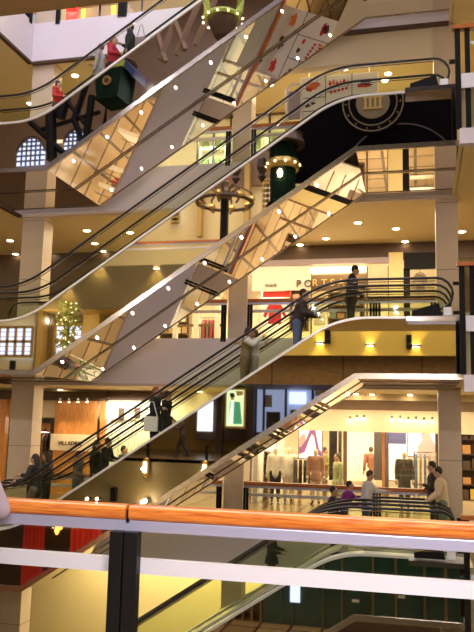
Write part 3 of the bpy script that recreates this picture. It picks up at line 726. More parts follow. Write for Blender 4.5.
poster(408, 430, 437, 456, YB+1.2, (.96, .88, .84), [('figure', (.75, .5, .38), [(.3, .0), (.35, .4), (.5, .6), (.45, .8), (.55, 1), (.75, 1), (.78, .75), (.9, .5), (1, .3), (1, 0)]), ('dark_hair', (.2, .1, .1), [(.45, .82), (.55, 1), (.78, 1), (.74, .88), (.6, .86)])], 'large pale poster of a leaning person behind the dark mannequin', .9)
poster(389, 432, 408, 480, YB+2.2, (.93, .85, .75), [('dark_panel', (.10, .10, .2), [(0, .75), (.9, .75), (.9, 1), (0, 1)])], 'tall pale display board right of the silver doorway', .7)
poster(262, 430, 276, 452, YB+1.6, (.9, .8, .7), [('stripe', (.25, .1, .2), [(0, .8), (1, .8), (1, 1), (0, 1)])], 'small pale poster left in the clothes shop window', .6)
def mannequin(px, py, Y, top, pants, label, **k2):
    o = stander(px, py, FL[0]+.02, Y=Y, face=-1.4, top=top, pants=pants, label=label, cat='mannequin', skin='cream', bald=True, vox=.026, **k2)
mannequin(276, 436, YB+.5, (.82, .74, .6), (.03, .03, .03), 'mannequin in white top and black trousers, left in the lower window', arms=('down', 'down'))
mannequin(289, 438, YB+.9, (.9, .85, .7), (.8, .7, .5), 'mannequin in pale clothes behind the black-trousered one', arms=('down', 'down'))
mannequin(316, 436, YB+.5, (.42, .22, .14), (.80, .66, .55), 'mannequin in a mottled brown coat and pale trousers beside the leg poster', arms=('down', 'down'), coat=.15)
mannequin(404, 438, YB+.5, (.10, .09, .06), (.05, .045, .04), 'dark-dressed mannequin in the window right of the doorway', arms=('down', 'down'), coat=.3)
rack(294, 312, 458, YB+.7, FL[0], [(.02, .02, .02), (.05, .04, .03)], 'rack of black trousers under the leg poster')
rack(414, 436, 452, YB+.8, FL[0], [(.5, .4, .3), (.25, .3, .4), (.7, .55, .45), (.1, .12, .2)], 'rack of mixed clothes behind the dark mannequin')
shelving(254, 268, 452, 500, YB+1.2, 5, [(.35, .08, .05), (.6, .4, .3), (.15, .05, .05)], 'dark red shelving at the left edge of the clothes shop')
sb = MB(); p = at(318, 470, YB+3); 
t_ = empty('display_table', (p.x, YB+3, FL[0]), 0, 'low display table inside the shop left of the doorway', 'table'); MB().box(-.9, .9, -.4, .4, .8, .88).build('tabletop', 'cream', t_)
for x in (-.8, .8):
    for y in (-.3, .3): MB().box(x-.04, x+.04, y-.04, y+.04, 0, .8).build('leg', 'brown_mid', t_)
shelving(461, 480, 425, 500, YB-.2, 5, [(.75, .5, .08), (.1, .06, .04), (.6, .3, .1)], 'dark shelving with yellow goods right of the right pillar', 'brown_dark')

# --- third level
tf = empty('storefront', (0, 0, 0), 0, 'greenish glass shop front with dark posts behind the gallery of the medallion', 'shop front')
for x in (196, 212, 229, 252, 268, 286): rect(x, 112, x+2.5, 168, YB-.2, .2).build('frame_post', 'dark_metal', tf)
rect(190, 112, 300, 118, YB-.2, .2).build('header_panel', 'brown_mid', tf)
rect(196, 118, 300, 168, YB-.05, .03).build('window_glass', 'rail_glass', tf)
shelving(200, 226, 118, 165, YB+1.5, 3, [(.75, .8, .55), (.4, .55, .3), (.85, .85, .8)], 'shelving with pale green goods behind dark posts, left of the pillar', 'cream_white')
shelving(254, 284, 118, 165, YB+1.5, 3, [(.75, .8, .4), (.4, .55, .3), (.85, .8, .6)], 'shelving with yellow-green goods behind dark posts, right of the pillar', 'cream_white')
yw = empty('partition_panel', (0, 0, 0), 0, 'tall pale yellow partition behind the board of red pictures', 'partition')
rect(255, 55, 300, 112, YB-.4, .2).build('panel', 'pale_yellow_wall', yw)
# board with pictures hanging over the gallery
mb_ = empty('picture_board', (0, 0, 0), 0, 'white board of red food and clothes pictures hanging above the second escalator', 'sign')
YP = 24.75
a, b = at(300, 112, YP), at(378, 71, YP); X0, Z0, W, H = a.x, a.z, b.x-a.x, b.z-a.z; ZL = FL[2]+.25
MB().box(X0, X0+W, YP, YP+.12, ZL, Z0+H).build('board', 'paper_white', mb_, bevel=.03)
mb_line = MB()
for f in (.33, .67): mb_line.box(X0+W*f-.012, X0+W*f+.012, YP-.012, YP, Z0, Z0+H)
mb_line.box(X0, X0+W*.33, YP-.012, YP, Z0+H*.38-.012, Z0+H*.38+.012); mb_line.box(X0, X0+W, YP-.012, YP, Z0-.012, Z0+.012).build('divider', 'sign_text', mb_)
mat('ink_orange', (.85, .22, .06), .5); mat('ink_red', (.6, .04, .03), .5); mat('ink_dark', (.08, .03, .04), .5)
def blob(cx, cz, rx, rz, m, n=14, wob=.25):
    pts = [(X0+W*cx+rx*(1+wob*math.sin(5*t+cx*9))*math.cos(t), Z0+H*cz+rz*(1+wob*math.cos(4*t+cz*7))*math.sin(t)) for t in [6.283*j/n for j in range(n)]]
    MB().prism(pts, YP-.02, YP-.001).build('picture', m, mb_)
blob(.16, .72, .26, .13, 'ink_orange'); blob(.12, .62, .12, .07, 'ink_red'); blob(.22, .78, .10, .05, 'ink_orange')
for j in range(5): blob(.40+.05*j, .5+.02*j, .05, .05, 'ink_red')
for j in range(6): blob(.39+.045*j, .75+.03*math.sin(j*2), .05, .09, 'ink_orange' if j % 2 else 'ink_red', wob=.4)
blob(.83, .62, .26, .07, 'ink_red', wob=.1); blob(.84, .70, .17, .10, 'ink_dark', wob=.15)
blob(.10, .16, .10, .06, 'ink_dark', wob=.4); blob(.17, .22, .08, .05, 'ink_dark', wob=.4); blob(.46, .2, .1, .06, 'ink_dark'); blob(.6, .24, .1, .05, 'ink_red')
for c_, r_, m_ in ((.16, -.3, 'ink_red'), (.5, -.35, 'ink_dark'), (.83, -.3, 'ink_orange'), (.16, -.75, 'ink_dark'), (.5, -.8, 'ink_red')): blob(c_, r_, .24, .11, m_, wob=.35)
for x in (X0+.3, X0+W-.3): MB().tube([(x, YP+.06, Z0+H), (x, YP+.06, SO[3])], .015, 5).build('hanging_rod', 'silver', mb_)
fr = empty('standing_frame', (0, 0, 0), 0, 'rounded grey upright frame left of the picture board', 'sign')
a, b = at(287, 118, YP), at(302, 84, YP)
MB().tube([(a.x, YP, FL[2]), (a.x, YP, b.z-.15), (a.x+.12, YP, b.z), (b.x-.12, YP, b.z), (b.x, YP, b.z-.15), (b.x, YP, FL[2])], .06, 8).build('frame', 'pale_bar', fr)
MB().box(a.x+.05, b.x-.05, YP-.02, YP+.02, b.z-1.3, b.z-.25).build('panel', 'mauve', fr)
struct('trim_bulkhead', MB().box(-4.6, GXR, YG+.2, YG+.6, 12.15, SO[3]), 'cream')

# --- topmost level: coloured shop
ts = empty('storefront', (0, 0, 0), 0, 'colourful red and yellow lit shop at the top left', 'shop front')
for x in (52, 98, 140): rect(x, -30, x+3, 30, YB-.2, .2).build('frame_post', 'black', ts)
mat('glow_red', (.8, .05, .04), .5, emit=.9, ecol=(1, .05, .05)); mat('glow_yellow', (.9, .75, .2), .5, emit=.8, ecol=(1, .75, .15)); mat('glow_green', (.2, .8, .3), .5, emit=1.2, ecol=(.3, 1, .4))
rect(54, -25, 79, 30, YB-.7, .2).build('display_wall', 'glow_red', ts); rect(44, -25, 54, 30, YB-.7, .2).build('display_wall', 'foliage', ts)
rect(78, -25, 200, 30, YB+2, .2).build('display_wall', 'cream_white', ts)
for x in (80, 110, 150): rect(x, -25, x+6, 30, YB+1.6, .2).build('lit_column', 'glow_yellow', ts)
for j, (px, py, m) in enumerate(((50, 8, 'glow_green'), (68, 5, 'lamp_pink'), (71, 9, 'glow_red'), (62, 0, 'glow_red'))):
    p = at(px, py, YB-1.1); o = MB().lathe([(.02, .35), (.16, .3), (.28, 0), (.24, -.02)], (0, 0, 0), 14).build('coloured_lamp', m); o.location = p; MB().tube([(0, 0, .3), (0, 0, 20.6-p.z)], .012, 5).build('cord', 'black', o)
    tag(o, ['green glowing lamp in the top left shop', 'brightest pink-white lamp amid the red display', 'right-hand red lamp of the red display', 'upper red lamp of the red display'][j], 'lamp')
tg = empty('storefront', (0, 0, 0), 0, 'greenish lit shop front at the top edge right of centre', 'shop front')
rect(355, -30, 440, 20, YB+1, .2).build('display_wall', 'pale_yellow_wall', tg); rect(355, -30, 392, 14, YB-.1, .05).build('window_glass', 'rail_glass', tg)
for x in (355, 392, 428): rect(x, -30, x+3, 20, YB-.2, .2).build('frame_post', 'cream_white', tg)
# lights of the shops
def shoplight(x, k, w_, pw, y=YB+3, col=(1, .83, .58)): area((x, y, SO[k+1]-.75 if k != 0 else .28), w_, 5, pw, col)
shoplight(-2.8, 0, 7, 420); shoplight(-9.8, 0, 6, 120); shoplight(2.8, 0, 3, 120)
shoplight(-2.8, 1, 7, 420); shoplight(-9.6, 1, 5, 330)
shoplight(-2.8, 2, 7, 260, col=(.95, .95, .7)); shoplight(-9.6, 2, 5, 260, col=(.95, .95, .7))
area((-9, 33, 19), 16, 5, 400, (1, .85, .6))
# lower level under the gallery: yellow wall
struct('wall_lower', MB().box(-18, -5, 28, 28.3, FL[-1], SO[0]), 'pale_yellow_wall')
struct('wall_lower_dark', MB().box(-5, 14, 26, 26.3, FL[-1], SO[0]), 'brown_dark')  # dark wall added so the area below the lowest escalator stays black
struct('floor_dark', MB().box(-6, 14, 12, 26, -9.3, -9.25), 'sign_text')  # near-black sheet added over the lit ground floor; the darkness is its colour
area((-9.5, 26, SO[0]-.15), 9, 2, 26, (1, .92, .75))
# yellow-lit balcony under lower gallery left
# ------------------------------------------------------------------ the camera's side of the hall (seen in the polished truss sides)
def brect(px0, py0, px1, py1, Y, d=.1, mb=None):
    a, b = behind(px0, py1, Y), behind(px1, py0, Y)
    return (mb or MB()).box(a.x, b.x, Y-d, Y, a.z, b.z)
# balcony with sconces one floor above the camera, brown panels under it
YF = 3.55
a, b = behind(247, 372, YF), behind(480, 331, YF)
x0, x1 = a.x, 14
struct('trim_balcony', MB().box(x0, x1, YF-.25, YF, 3.15, 4.3), 'yellow_wall')
struct('floor_balcony', MB().box(x0, x1, -5.9, YF-.25, 4.15, 4.3), 'slab_floor')
pb = MB(); struct('trim_under_balcony', MB().box(x0-1, x1, 2.6, 2.8, 1.78, 3.3), 'brown_panel')
struct('ceiling_balcony', MB().box(x0-1, x1, -5.9, 2.6, 1.8, 1.9), 'brown_mid')
for x in (x0+1.1, x0+4.6, x0+8.3): struct('trim_seam', MB().box(x-.03, x+.03, 2.8, 2.83, 1.78, 3.2), 'brown_dark')
def sconce(px, py, Y, label, pw=80):
    p = behind(px, py, Y); o = empty('wall_sconce', p, 0, label, 'wall lamp', 'up-and-down sconces of the balcony fascias')
    MB().box(-.22, .22, 0, .18, -.05, .05).build('lamp_body', 'brown_mid', o)
    MB().box(-.16, .16, .03, .15, .05, .06).build('lens', 'lamp_warm', o); MB().box(-.16, .16, .03, .15, -.06, -.05).build('lens', 'lamp_warm', o)
    for s_, rx in ((1, math.pi), (-1, 0)): spot(p+Vector((0, .14, .07*s_)), pw, (rx+.25*s_*(1), 0, 0), 1.9, (1, .78, .35), blend=.9)
for px, py, l in ((320, 343, 'left'), (370, 345, 'middle'), (416, 346, 'right')):
    sconce(px, py, YF, '%s one of three glowing sconces on the yellow balcony reflected beside the busy escalator' % l)
def speaker(px, py, Y, label, s=1.):
    p = behind(px, py, Y); o = empty('loudspeaker', p, 0, label, 'loudspeaker')
    MB().box(-.13*s, .13*s, .0, .3, -.32*s, .32*s).build('cabinet', 'black', o, bevel=.02); MB().cyl((0, .31, -.12*s), .09*s, .02, 'y').build('cone', 'dark_metal', o); MB().box(-.04, .04, 0, .05, -.05, .05).build('bracket', 'dark_metal', o)
speaker(328, 337, YF, 'black loudspeaker left of the middle sconce on the yellow balcony'); speaker(409, 342, YF, 'black loudspeaker beside the right sconce on the yellow balcony')
speaker(115, 494, 5.22, 'black loudspeaker on the olive fascia just above the foreground rail')
speaker(36, 290, 1.2, 'black loudspeaker high at the left in the curved hall', 1); speaker(14, 366, 2.0, 'small black loudspeaker on the yellow wall under the blue windows', .9)
# lanterns under the camera's rail
for px, py, l in ((147, 468, 'left'), (206, 471, 'right')):
    p = behind(px, py, 5.3); o = empty('wall_lantern', p, 0, '%s one of two small brass lanterns on the olive fascia' % l, 'lantern')
    MB().box(-.06, .06, -.08, 0, -.1, 1.2).build('bracket', 'black', o); MB().lathe([(.05, .5), (.14, .42), (.16, -.3), (.06, -.42)], (0, .12, 0), 10).build('cage', 'gold', o)
    MB().lathe([(.09, .3), (.10, -.2)], (0, .30, 0), 8).build('lens', 'lamp_soft', o)
    point(p+Vector((0, .6, 0)), 10, r=.03)
# bright bare spotlight
p = behind(145, 501, 5.6); o = empty('spotlight', p, 0, 'glaring bare spotlight low on the olive fascia above the foreground rail', 'spotlight'); MB().ball((0, 0, 0), .10, 12).build('bulb', 'lamp_warm', o); MB().box(-.05, .05, -.4, -.1, -.05, .05).build('arm', 'black', o); point(p+Vector((0, .4, 0)), 50, r=.03)
for px in (87, 97): 
    p = behind(px, 499, 5.6); o = empty('spotlight', p, 0, 'pair of bright little spotlights low at the left above the foreground rail', 'spotlight', 'pair of spotlights low at the left'); MB().ball((0, 0, 0), .07, 12).build('bulb', 'lamp_warm', o); MB().box(-.04, .04, -.4, -.05, -.04, .04).build('arm', 'black', o)
# shop fronts on the camera's floor: poster, blue store, dark columns
YR = -3.2
struct('wall_behind_camera', MB().box(-30, 14, -6.2, -6, NF, 26), 'mustard')
brect(196, 392, 345, 440, YR-1.2, .2).build('x', 'brown_dark').name = 'wall_behind_low'
tag(bpy.data.objects['wall_behind_low'], kind='structure')
bs = empty('storefront', (0, 0, 0), 0, 'bluish lit shop behind dark posts, reflected left under the brown panels', 'shop front')
brect(256, 387, 342, 432, YR-.8, .1).build('display_wall', 'store_blue', bs)
for px in (254, 262, 284, 311, 338): brect(px, 386, px+3, 440, YR-.2, .15).build('frame_post', 'sign_text', bs)
for px, py, px1, py1, m in ((264, 395, 272, 407, 'paper_white'), (289, 392, 306, 404, 'window_blue'), (315, 388, 332, 396, 'paper_white'), (266, 412, 280, 430, 'sign_text'), (290, 410, 308, 428, 'mauve'), (316, 402, 336, 425, 'mauve')):
    brect(px, py, px1, py1, YR-.6, .15).build('display', m, bs)
pp = empty('poster', (0, 0, 0), 0, 'glowing green poster of a person in a white robe, between dark columns', 'poster')
brect(224, 388, 246, 428, YR+.3, .1).build('frame', 'gold', pp)
mat('poster_bg', (.75, .9, .55), .5, emit=1.1, ecol=(.7, .95, .5)); mat('poster_green', (.1, .42, .22), .5, emit=.5, ecol=(.1, .5, .25)); mat('poster_white', (.85, .95, .9), .5, emit=1.0, ecol=(.8, 1, .9)); mat('poster_dark', (.06, .1, .06), .5); mat('poster_gold', (.6, .35, .1), .5, emit=.3)
brect(226, 390, 244, 426, YR+.32, .04).build('print', 'poster_bg', pp)
def bpoly(pts, Y, m, nm): 
    q = [behind(x, y, Y) for x, y in pts]; return MB().prism([(v.x, v.z) for v in q], Y-.02, Y).build(nm, m, pp)
bpoly([(230, 401), (240, 402), (242, 424), (228, 424)], YR+.34, 'poster_green', 'picture'); bpoly([(231, 400), (234, 402), (233, 424), (228, 424)], YR+.36, 'poster_white', 'picture')
bpoly([(230, 393), (234, 393), (235, 397), (230, 397)], YR+.38, 'poster_dark', 'picture'); bpoly([(236, 391), (243, 391), (243, 395), (237, 396)], YR+.34, 'poster_gold', 'picture'); bpoly([(230.5, 396), (234, 396), (234, 400), (231, 400)], YR+.36, 'poster_gold', 'picture')
for j, (px0, px1) in enumerate(((215, 223), (247, 254))):
    o = empty('dark_column', (0, 0, 0), 0, 'dark column %s of the glowing green poster' % ('left', 'right')[j], 'column')
    brect(px0, 380, px1, 462, YR+.6, .5).build('shaft', 'brown_dark', o); brect(px0-.8, 456, px1+.8, 462, YR+.7, .7).build('base', 'sign_text', o)
wp = empty('lit_screen', (0, 0, 0), 0, 'bright white panel left of the green poster, seen past the deck of the escalator', 'panel'); brect(197, 401, 213, 431, YR-.3, .1).build('panel', mat('screen_white', (.9, .9, .95), .5, emit=1.3, ecol=(.9, .95, 1)), wp); brect(196, 399, 214, 401, YR-.2, .1).build('frame', 'sign_text', wp)
area((-6, -1, -4.3+8), 10, 4, 60, (1, .85, .6))
p = behind(184, 396, 2.5); stand_z = NF
person((p.x, 2.5, NF), h=2.0, face=math.pi*.9, arms=('down', 'reach'), legs='walk', top=(.12, .07, .06), pants=(.05, .03, .03), hair=(.12, .06, .03), label='passer-by in dark clothes walking beyond the rail, reflected under the busy escalator')
# left: curved hall with blue windows, mustard columns
def window(px0, py0, px1, py1, Y, cols, rows, label, m='window_blue'):
    a, b = behind(px0, py1, Y), behind(px1, py0, Y); o = empty('lattice_window', (a.x, Y, a.z), 0, label, 'window'); W, H = b.x-a.x, b.z-a.z
    MB().box(0, W, -.05, -.02, 0, H).build('pane', m, o); f = MB()
    for j in range(cols+1): f.box(W*j/cols-.09, W*j/cols+.09, -.04, .04, 0, H)
    for j in range(rows+1): f.box(0, W, -.04, .04, H*j/rows-.09, H*j/rows+.09)
    for j in range(1, rows*3): f.box(0, W, -.03, .0, H*j/rows/3-.02, H*j/rows/3+.02)
    f.build('lattice', 'mustard', o); return o
window(-2, 327, 33, 356, -2, 4, 2, 'blue lattice window at the left edge, in the curved yellow wall')
window(54, 325, 83, 356, -2, 3, 2, 'blue lattice window behind the lit tree')
window(172, 205, 179, 224, -2, 2, 4, 'narrow bluish window right of the empty wall, behind the rail'); window(263, 180, 272, 222, -2, 2, 8, 'tall narrow blue window left of the lantern tower'); window(292, 172, 300, 214, -2, 2, 8, 'tall narrow blue window right of the lantern tower')
struct('wall_curved', (lambda: brect(-20, 312, 36, 380, -2.6, .2))(), 'pale_yellow_wall')
for j, (px0, px1) in enumerate(((34, 45), (80, 101), (118, 130))):
    o = empty('mustard_column', (0, 0, 0), 0, ['mustard column between the two blue lattice windows', 'wide mustard column right of the lit tree', 'mustard column beneath the wide brown band'][j], 'column'); brect(px0, 283, px1, 380, -1.2, .7).build('shaft', 'mustard', o); brect(px0-1, 374, px1+1, 380, -1.1, .9).build('base', 'brown_mid', o)
# lit tree
p = behind(66, 372, 1.5); tr = empty('lit_tree', (p.x, 1.5, p.z), 0, 'tree wound with tiny golden lights before the blue window', 'tree')
struct('floor_hall', MB().box(p.x-9, p.x+9, -5.9, 3, p.z-.12, p.z), 'slab_floor')
MB().tube([(0, 0, 0), (.05, 0, 1.6), (-.05, 0, 3.2)], [.12, .09, .05], 8).build('trunk', 'brown_mid', tr); lf = MB(); lb = MB()
for j in range(420):
    a = random.uniform(0, 6.28); r_ = random.uniform(0, .62)**.8; z = random.uniform(1.0, 3.9); c = Vector((r_*math.cos(a), r_*math.sin(a), z)); t = Vector((random.uniform(-1, 1), random.uniform(-1, 1), random.uniform(-1, 1))).normalized()*.13; s_ = t.orthogonal()*.5
    lf.bm.faces.new([lf.bm.verts.new(q) for q in (c-t, c+s_, c+t, c-s_)])
    if j % 7 == 0: lb.ball(c, .02, 6)
lf.build('leaves', 'garland', tr); lb.build('fairy_lights', 'lamp_warm', tr)
# brown band with sconces, rail above it
a, b = behind(40, 286, 1), behind(262, 236, 1)
struct('trim_band', MB().box(a.x, b.x, .8, 1, 5.95, 8.35), 'olive_dark'); struct('floor_band', MB().box(a.x, b.x, -6, .8, 8.2, 8.35), 'slab_floor'); struct('ceiling_band', MB().box(a.x, b.x, -6, .8, 5.95, 6.05), 'mustard')
for px, py, l in ((68, 289, 'left'), (100, 268, 'middle'), (157, 272, 'right')): sconce(px, py-4, 1.05, '%s one of three glowing wall lamps along the brown band' % l, 110)
rr = railing(0, b.x-a.x, (a.x, .95), 0, 8.35, 'dark wooden railing over the brown band, in front of the leafy chandelier')
struct('wall_upper', MB().box(a.x-8, b.x+12, -2.6, -2.4, 8.35, 14), 'pale_yellow_wall')
for px in (130, 196, 243): brect(px, 160, px+7, 236, -1.5, .5).build('x', 'mustard').name = 'pilaster_%d' % px; tag(bpy.data.objects['pilaster_%d' % px], kind='structure'); bpy.data.objects['pilaster_%d' % px].name = 'wall_pilaster'
# chandelier with scrolled arms on a post
p = behind(225, 196, 4); ch = empty('chandelier', p, 0, 'scrolled dark chandelier with red finial on a black post', 'chandelier')
MB().lathe([(.03, .75), (.16, .7), (.2, .55), (.08, .4), (.25, .2), (.5, .0), (.3, -.25), (.1, -.3)], (0, 0, .1), 16).build('crown', 'brown_mid', ch, smooth=True)
MB().ball((0, 0, .95), .17, 12).build('finial', 'red_cloth', ch)
for j in range(8):
    a = j*math.pi/4; u = Vector((math.cos(a), math.sin(a), 0))
    MB().tube([u*.2+Vector((0, 0, .1)), u*.8+Vector((0, 0, .45)), u*1.35+Vector((0, 0, .1)), u*1.45+Vector((0, 0, -.4)), u*1.1+Vector((0, 0, -.6))], .06, 6).build('arm', 'brown_mid', ch); MB().ball(u*1.35+Vector((0, 0, -.25)), .2, 8).build('cup', 'gold', ch)
MB().ring((0, 0, -.35), 1.4, .09, 24, 6, 'z').build('hoop', 'brown_dark', ch)
MB().box(-.17, .17, -.17, .17, -2.6, -.2).build('post', 'black', ch)
# dark medallion canopy
p = behind(373, 104, 7); md = empty('medallion', p, 0, 'huge black round medallion with a gold crest, mirrored over the second escalator', 'decoration')
MB().cyl((0, 0, 0), 1.45, .25, 'y', 40).build('disc', 'black_cloth', md); MB().ring((0, .14, 0), 1.32, .035, 36, 6).build('ring', 'olive_dark', md); MB().ring((0, .14, 0), 1.05, .03, 36, 6).build('ring', 'olive_dark', md)
MB().cyl((0, .12, 0), .74, .06, 'y', 32).build('gold_plate', 'olive_dark', md)
cr_ = MB()
for x in (-.32, -.11, .11, .32): cr_.box(x-.05, x+.05, .15, .19, -.22, .2)
cr_.box(-.42, .42, .15, .19, -.3, -.22).box(-.42, .42, .15, .19, .2, .28); cr_.build('crest', 'mustard', md)
for j in range(14):
    a = j*math.pi/7; MB().ball((1.19*math.cos(a), .14, 1.19*math.sin(a)), .03, 6).build('stud', 'mustard', md)
a, b = behind(296, 156, 5.5), behind(462, 70, 5.5)
bp = empty('black_canopy', (0, 0, 0), 0, 'vast black drape behind the round medallion', 'drape')
MB().box(a.x-.6, b.x+1, 5.0, 5.4, a.z-1.2, b.z+1).build('drape', 'black_cloth', bp); MB().tube([(a.x-.8, 5.2, b.z+1.05), (b.x+1.2, 5.2, b.z+1.05)], .08, 8).build('top_pole', 'dark_metal', bp)
MB().ring((behind(400, 175, 6).x, 5.5, behind(400, 175, 6).z), 2.6, .03, 32, 6, arc=(.4, 2.7)).build('hoop', 'brown_dark', bp)
for x in (-.9, .9): MB().tube([(x, 0, 1.0), (x, 0, 9)], .025, 5).build('hanging_cable', 'dark_metal', md)
# lantern tower: dark column with gold band, lamp and fringe
p = behind(283, 168, 6.7); lt = empty('lantern_tower', p, 0, 'dark green tower with gold band and yellow lamp, left of the black drape', 'decoration')
MB().lathe([(.75, 1.6), (.8, 1.2), (.62, .9), (.66, .3), (.72, .2), (.6, .1), (.58, -1.6), (.7, -1.7)], (0, 0, 0), 16).build('tower_body', 'green_decor', lt); MB().lathe([(.74, .2), (.78, .0), (.72, -.2)], (0, 0, .1), 20).build('gold_band', 'gold', lt)
for j in range(10):
    a = j*.628; MB().ball((.77*math.cos(a), .77*math.sin(a), .1), .06, 6).build('stud', 'lamp_soft', lt)
MB().lathe([(.05, .2), (.12, .05), (.08, -.15)], (0, .75, -.5), 10).build('lamp', 'lamp_warm', lt); MB().lathe([(.9, 1.0), (.85, .9), (1.0, .5), (.98, .45)], (0, 0, .6), 18).build('valance', 'brown_dark', lt)
for k_, (px, py) in enumerate(((236, 174), (262, 172))):
    p = behind(px, py, 6); tz = MB().lathe([(.02, .8), (.2, .6), (.26, .2), (.12, -.1), (.2, -.25), (.03, -.5)], (0, 0, 0), 12).build('tassel', 'brown_dark'); tz.location = p; tag(tz, '%s dark tassel hanging over the chandelier' % ('left', 'right')[k_], 'tassel')
# the green basket car and its rig behind the highest escalator
p = behind(115, 84, 6); gb = empty('green_gondola', p, .15, 'green gondola with yellow top band and gold boss, mirrored under the highest escalator', 'decoration')
MB().prism([(-.85, .75), (.85, .75), (.62, -.9), (-.62, -.9)], -.7, .7).build('gondola_body', 'green_decor', gb, bevel=.04); MB().prism([(-.9, .82), (.9, .82), (.84, .5), (-.84, .5)], -.74, .74).build('top_band', 'garland', gb)
MB().cyl((0, .74, -.15), .24, .08, 'y', 20).build('boss', 'gold', gb); MB().cyl((0, .80, -.15), .14, .04, 'y', 16).build('boss_centre', 'brown_dark', gb); MB().lathe([(.95, .82), (1.1, 1.0), (.8, 1.25), (.3, 1.35)], (0, 0, 0), 16).build('canopy', 'brown_dark', gb)
MB().prism([(.9, .9), (1.5, .2), (1.35, -.1), (.85, .55)], -.6, .6).build('blue_flap', mat('blue_cloth', (.02, .03, .12), .6), gb); MB().box(-.65, .65, -.75, .75, -1.05, -.9).build('sill', 'green_decor', gb)
rg = empty('dark_rigging', (0, 0, 0), 0, 'dark lattice of struts holding the green gondola over arched windows', 'frame')
def bt(pts, Y, r_): return [tuple(behind(x, y, Y)) for x, y in pts], r_
for pts, r_ in (([(30, 122), (60, 150), (90, 172)], .16), ([(90, 72), (74, 120), (84, 150)], .2), ([(50, 92), (52, 160)], .3), ([(62, 95), (90, 130), (110, 142)], .12), ([(100, 66), (108, 90), (104, 130)], .15), ([(70, 80), (60, 118)], .3), ([(92, 96), (86, 140)], .2), ([(40, 130), (100, 112)], .12)):
    q, w_ = bt(pts, 5, r_); MB().tube(q, w_, 8).build('strut', 'black', rg)
def arch(px, py, R, Y, label, rows=3):
    p = behind(px, py, Y); o = empty('arched_window', p, 0, label, 'window')
    pts = [(R*math.cos(t), R*math.sin(t)) for t in [math.pi*j/14 for j in range(15)]] + [(-R, -R*.9), (R, -R*.9)]
    MB().prism(pts, -.05, -.02).build('pane', 'window_blue', o); f = MB()
    for x in (-.66, -.33, 0, .33, .66): f.box(R*x-.05, R*x+.05, -.03, .03, -R*.9, R*math.sqrt(1-x*x))
    for z in (-.6, -.25, .1, .4, .7): f.box(-R*math.sqrt(1-max(z, 0)**2), R*math.sqrt(1-max(z, 0)**2), -.03, .03, R*z-.05, R*z+.05)
    f.ring((0, 0, 0), R, .1, 16, 6, arc=(0, math.pi)); f.build('lattice', 'brown_dark', o)
arch(31, 152, .95, -1, 'left bright arched window, under the dark end of the highest escalator'); arch(77, 142, .85, -1, 'right bright arched window, behind the dark struts')
a, b = behind(-30, 172, -2), behind(330, 60, -2)
struct('wall_brown_upper', MB().box(-32, b.x, -2.2, -2, 13.6, 26), 'brown_mid')
# garland wreath hanging high
p = behind(223, 14, 6); wr = empty('hanging_wreath', p, 0, 'yellow-green garland chandelier with bulbs at the top, above the highest escalator', 'decoration')
for s_ in (-1, 1): MB().tube([(.75*s_, 0, 1.8), (.9*s_, 0, .8), (.8*s_, 0, 0), (.5*s_, 0, -.3)], [.16, .2, .2, .1], 8).build('garland', 'garland', wr)
MB().ring((0, 0, -.2), .75, .14, 20, 6, 'z').build('garland', 'garland', wr); MB().lathe([(.5, .4), (.75, .0), (.4, -.8), (.1, -1.1)], (0, 0, -.4), 14).build('bowl', 'brown_dark', wr); MB().tube([(0, 0, -.3), (0, 0, 4)], .04, 6).build('cord', 'black', wr)
for j in range(12):
    a = j*math.pi/6; MB().ball((1.0*math.cos(a), 1.0*math.sin(a), -.35), .04, 6).build('bulb', 'lamp_warm', wr)
bb = empty('roof_brackets', (0, 0, 0), 0, 'fan of brown timber struts high between the wreath and the coats', 'frame')
for pts in ([(160, 60), (178, 10)], [(165, 62), (150, 10)], [(176, 55), (200, 0)], [(185, 50), (168, 5)], [(195, 45), (215, 0)]):
    q, w_ = bt(pts, 2, .18); MB().tube(q, w_, 4).build('strut', 'brown_mid', bb)
# below the camera: red drapes, orange lamps
for j, (px0, px1, py0, py1) in enumerate(((20, 46, 525, 590), (68, 103, 522, 580))):
    a, b = behind(px0, py1, 3.2), behind(px1, py0, 3.2); d = MB(); nn = 24; lo = []; hi = []
    for i_ in range(nn+1):
        x = a.x+(b.x-a.x)*i_/nn; y = 3.2+.08*math.sin(i_*1.6); lo.append(d.bm.verts.new((x, y, a.z-2))); hi.append(d.bm.verts.new((x, y, b.z)))
    for i_ in range(nn): d.bm.faces.new((lo[i_], lo[i_+1], hi[i_+1], hi[i_]))
    tag(d.build('red_drape', 'red_cloth', smooth=True), ['left red drape under the foreground rail', 'right, wider red drape under the foreground rail'][j], 'drape')
for px, py, l in ((57, 530, 'lower'), (61, 525, 'upper')):
    p = behind(px, py, 4.3); o = empty('pendant_lamp', p, 0, '%s of two orange pendant lamps between the red drapes' % l, 'lamp'); MB().lathe([(.03, .25), (.1, .15), (.12, -.05), (.04, -.22)], (0, 0, 0), 12).build('lamp_shade', mat('orange_glow', (1, .4, .08), .5, emit=5, ecol=(1, .35, .06)), o); MB().tube([(0, 0, .2), (0, 0, .9)], .01, 5).build('cord', 'black', o)
struct('wall_under', MB().box(-30, 14, 1.0, 1.2, -9.3, -4.0), 'brown_dark')
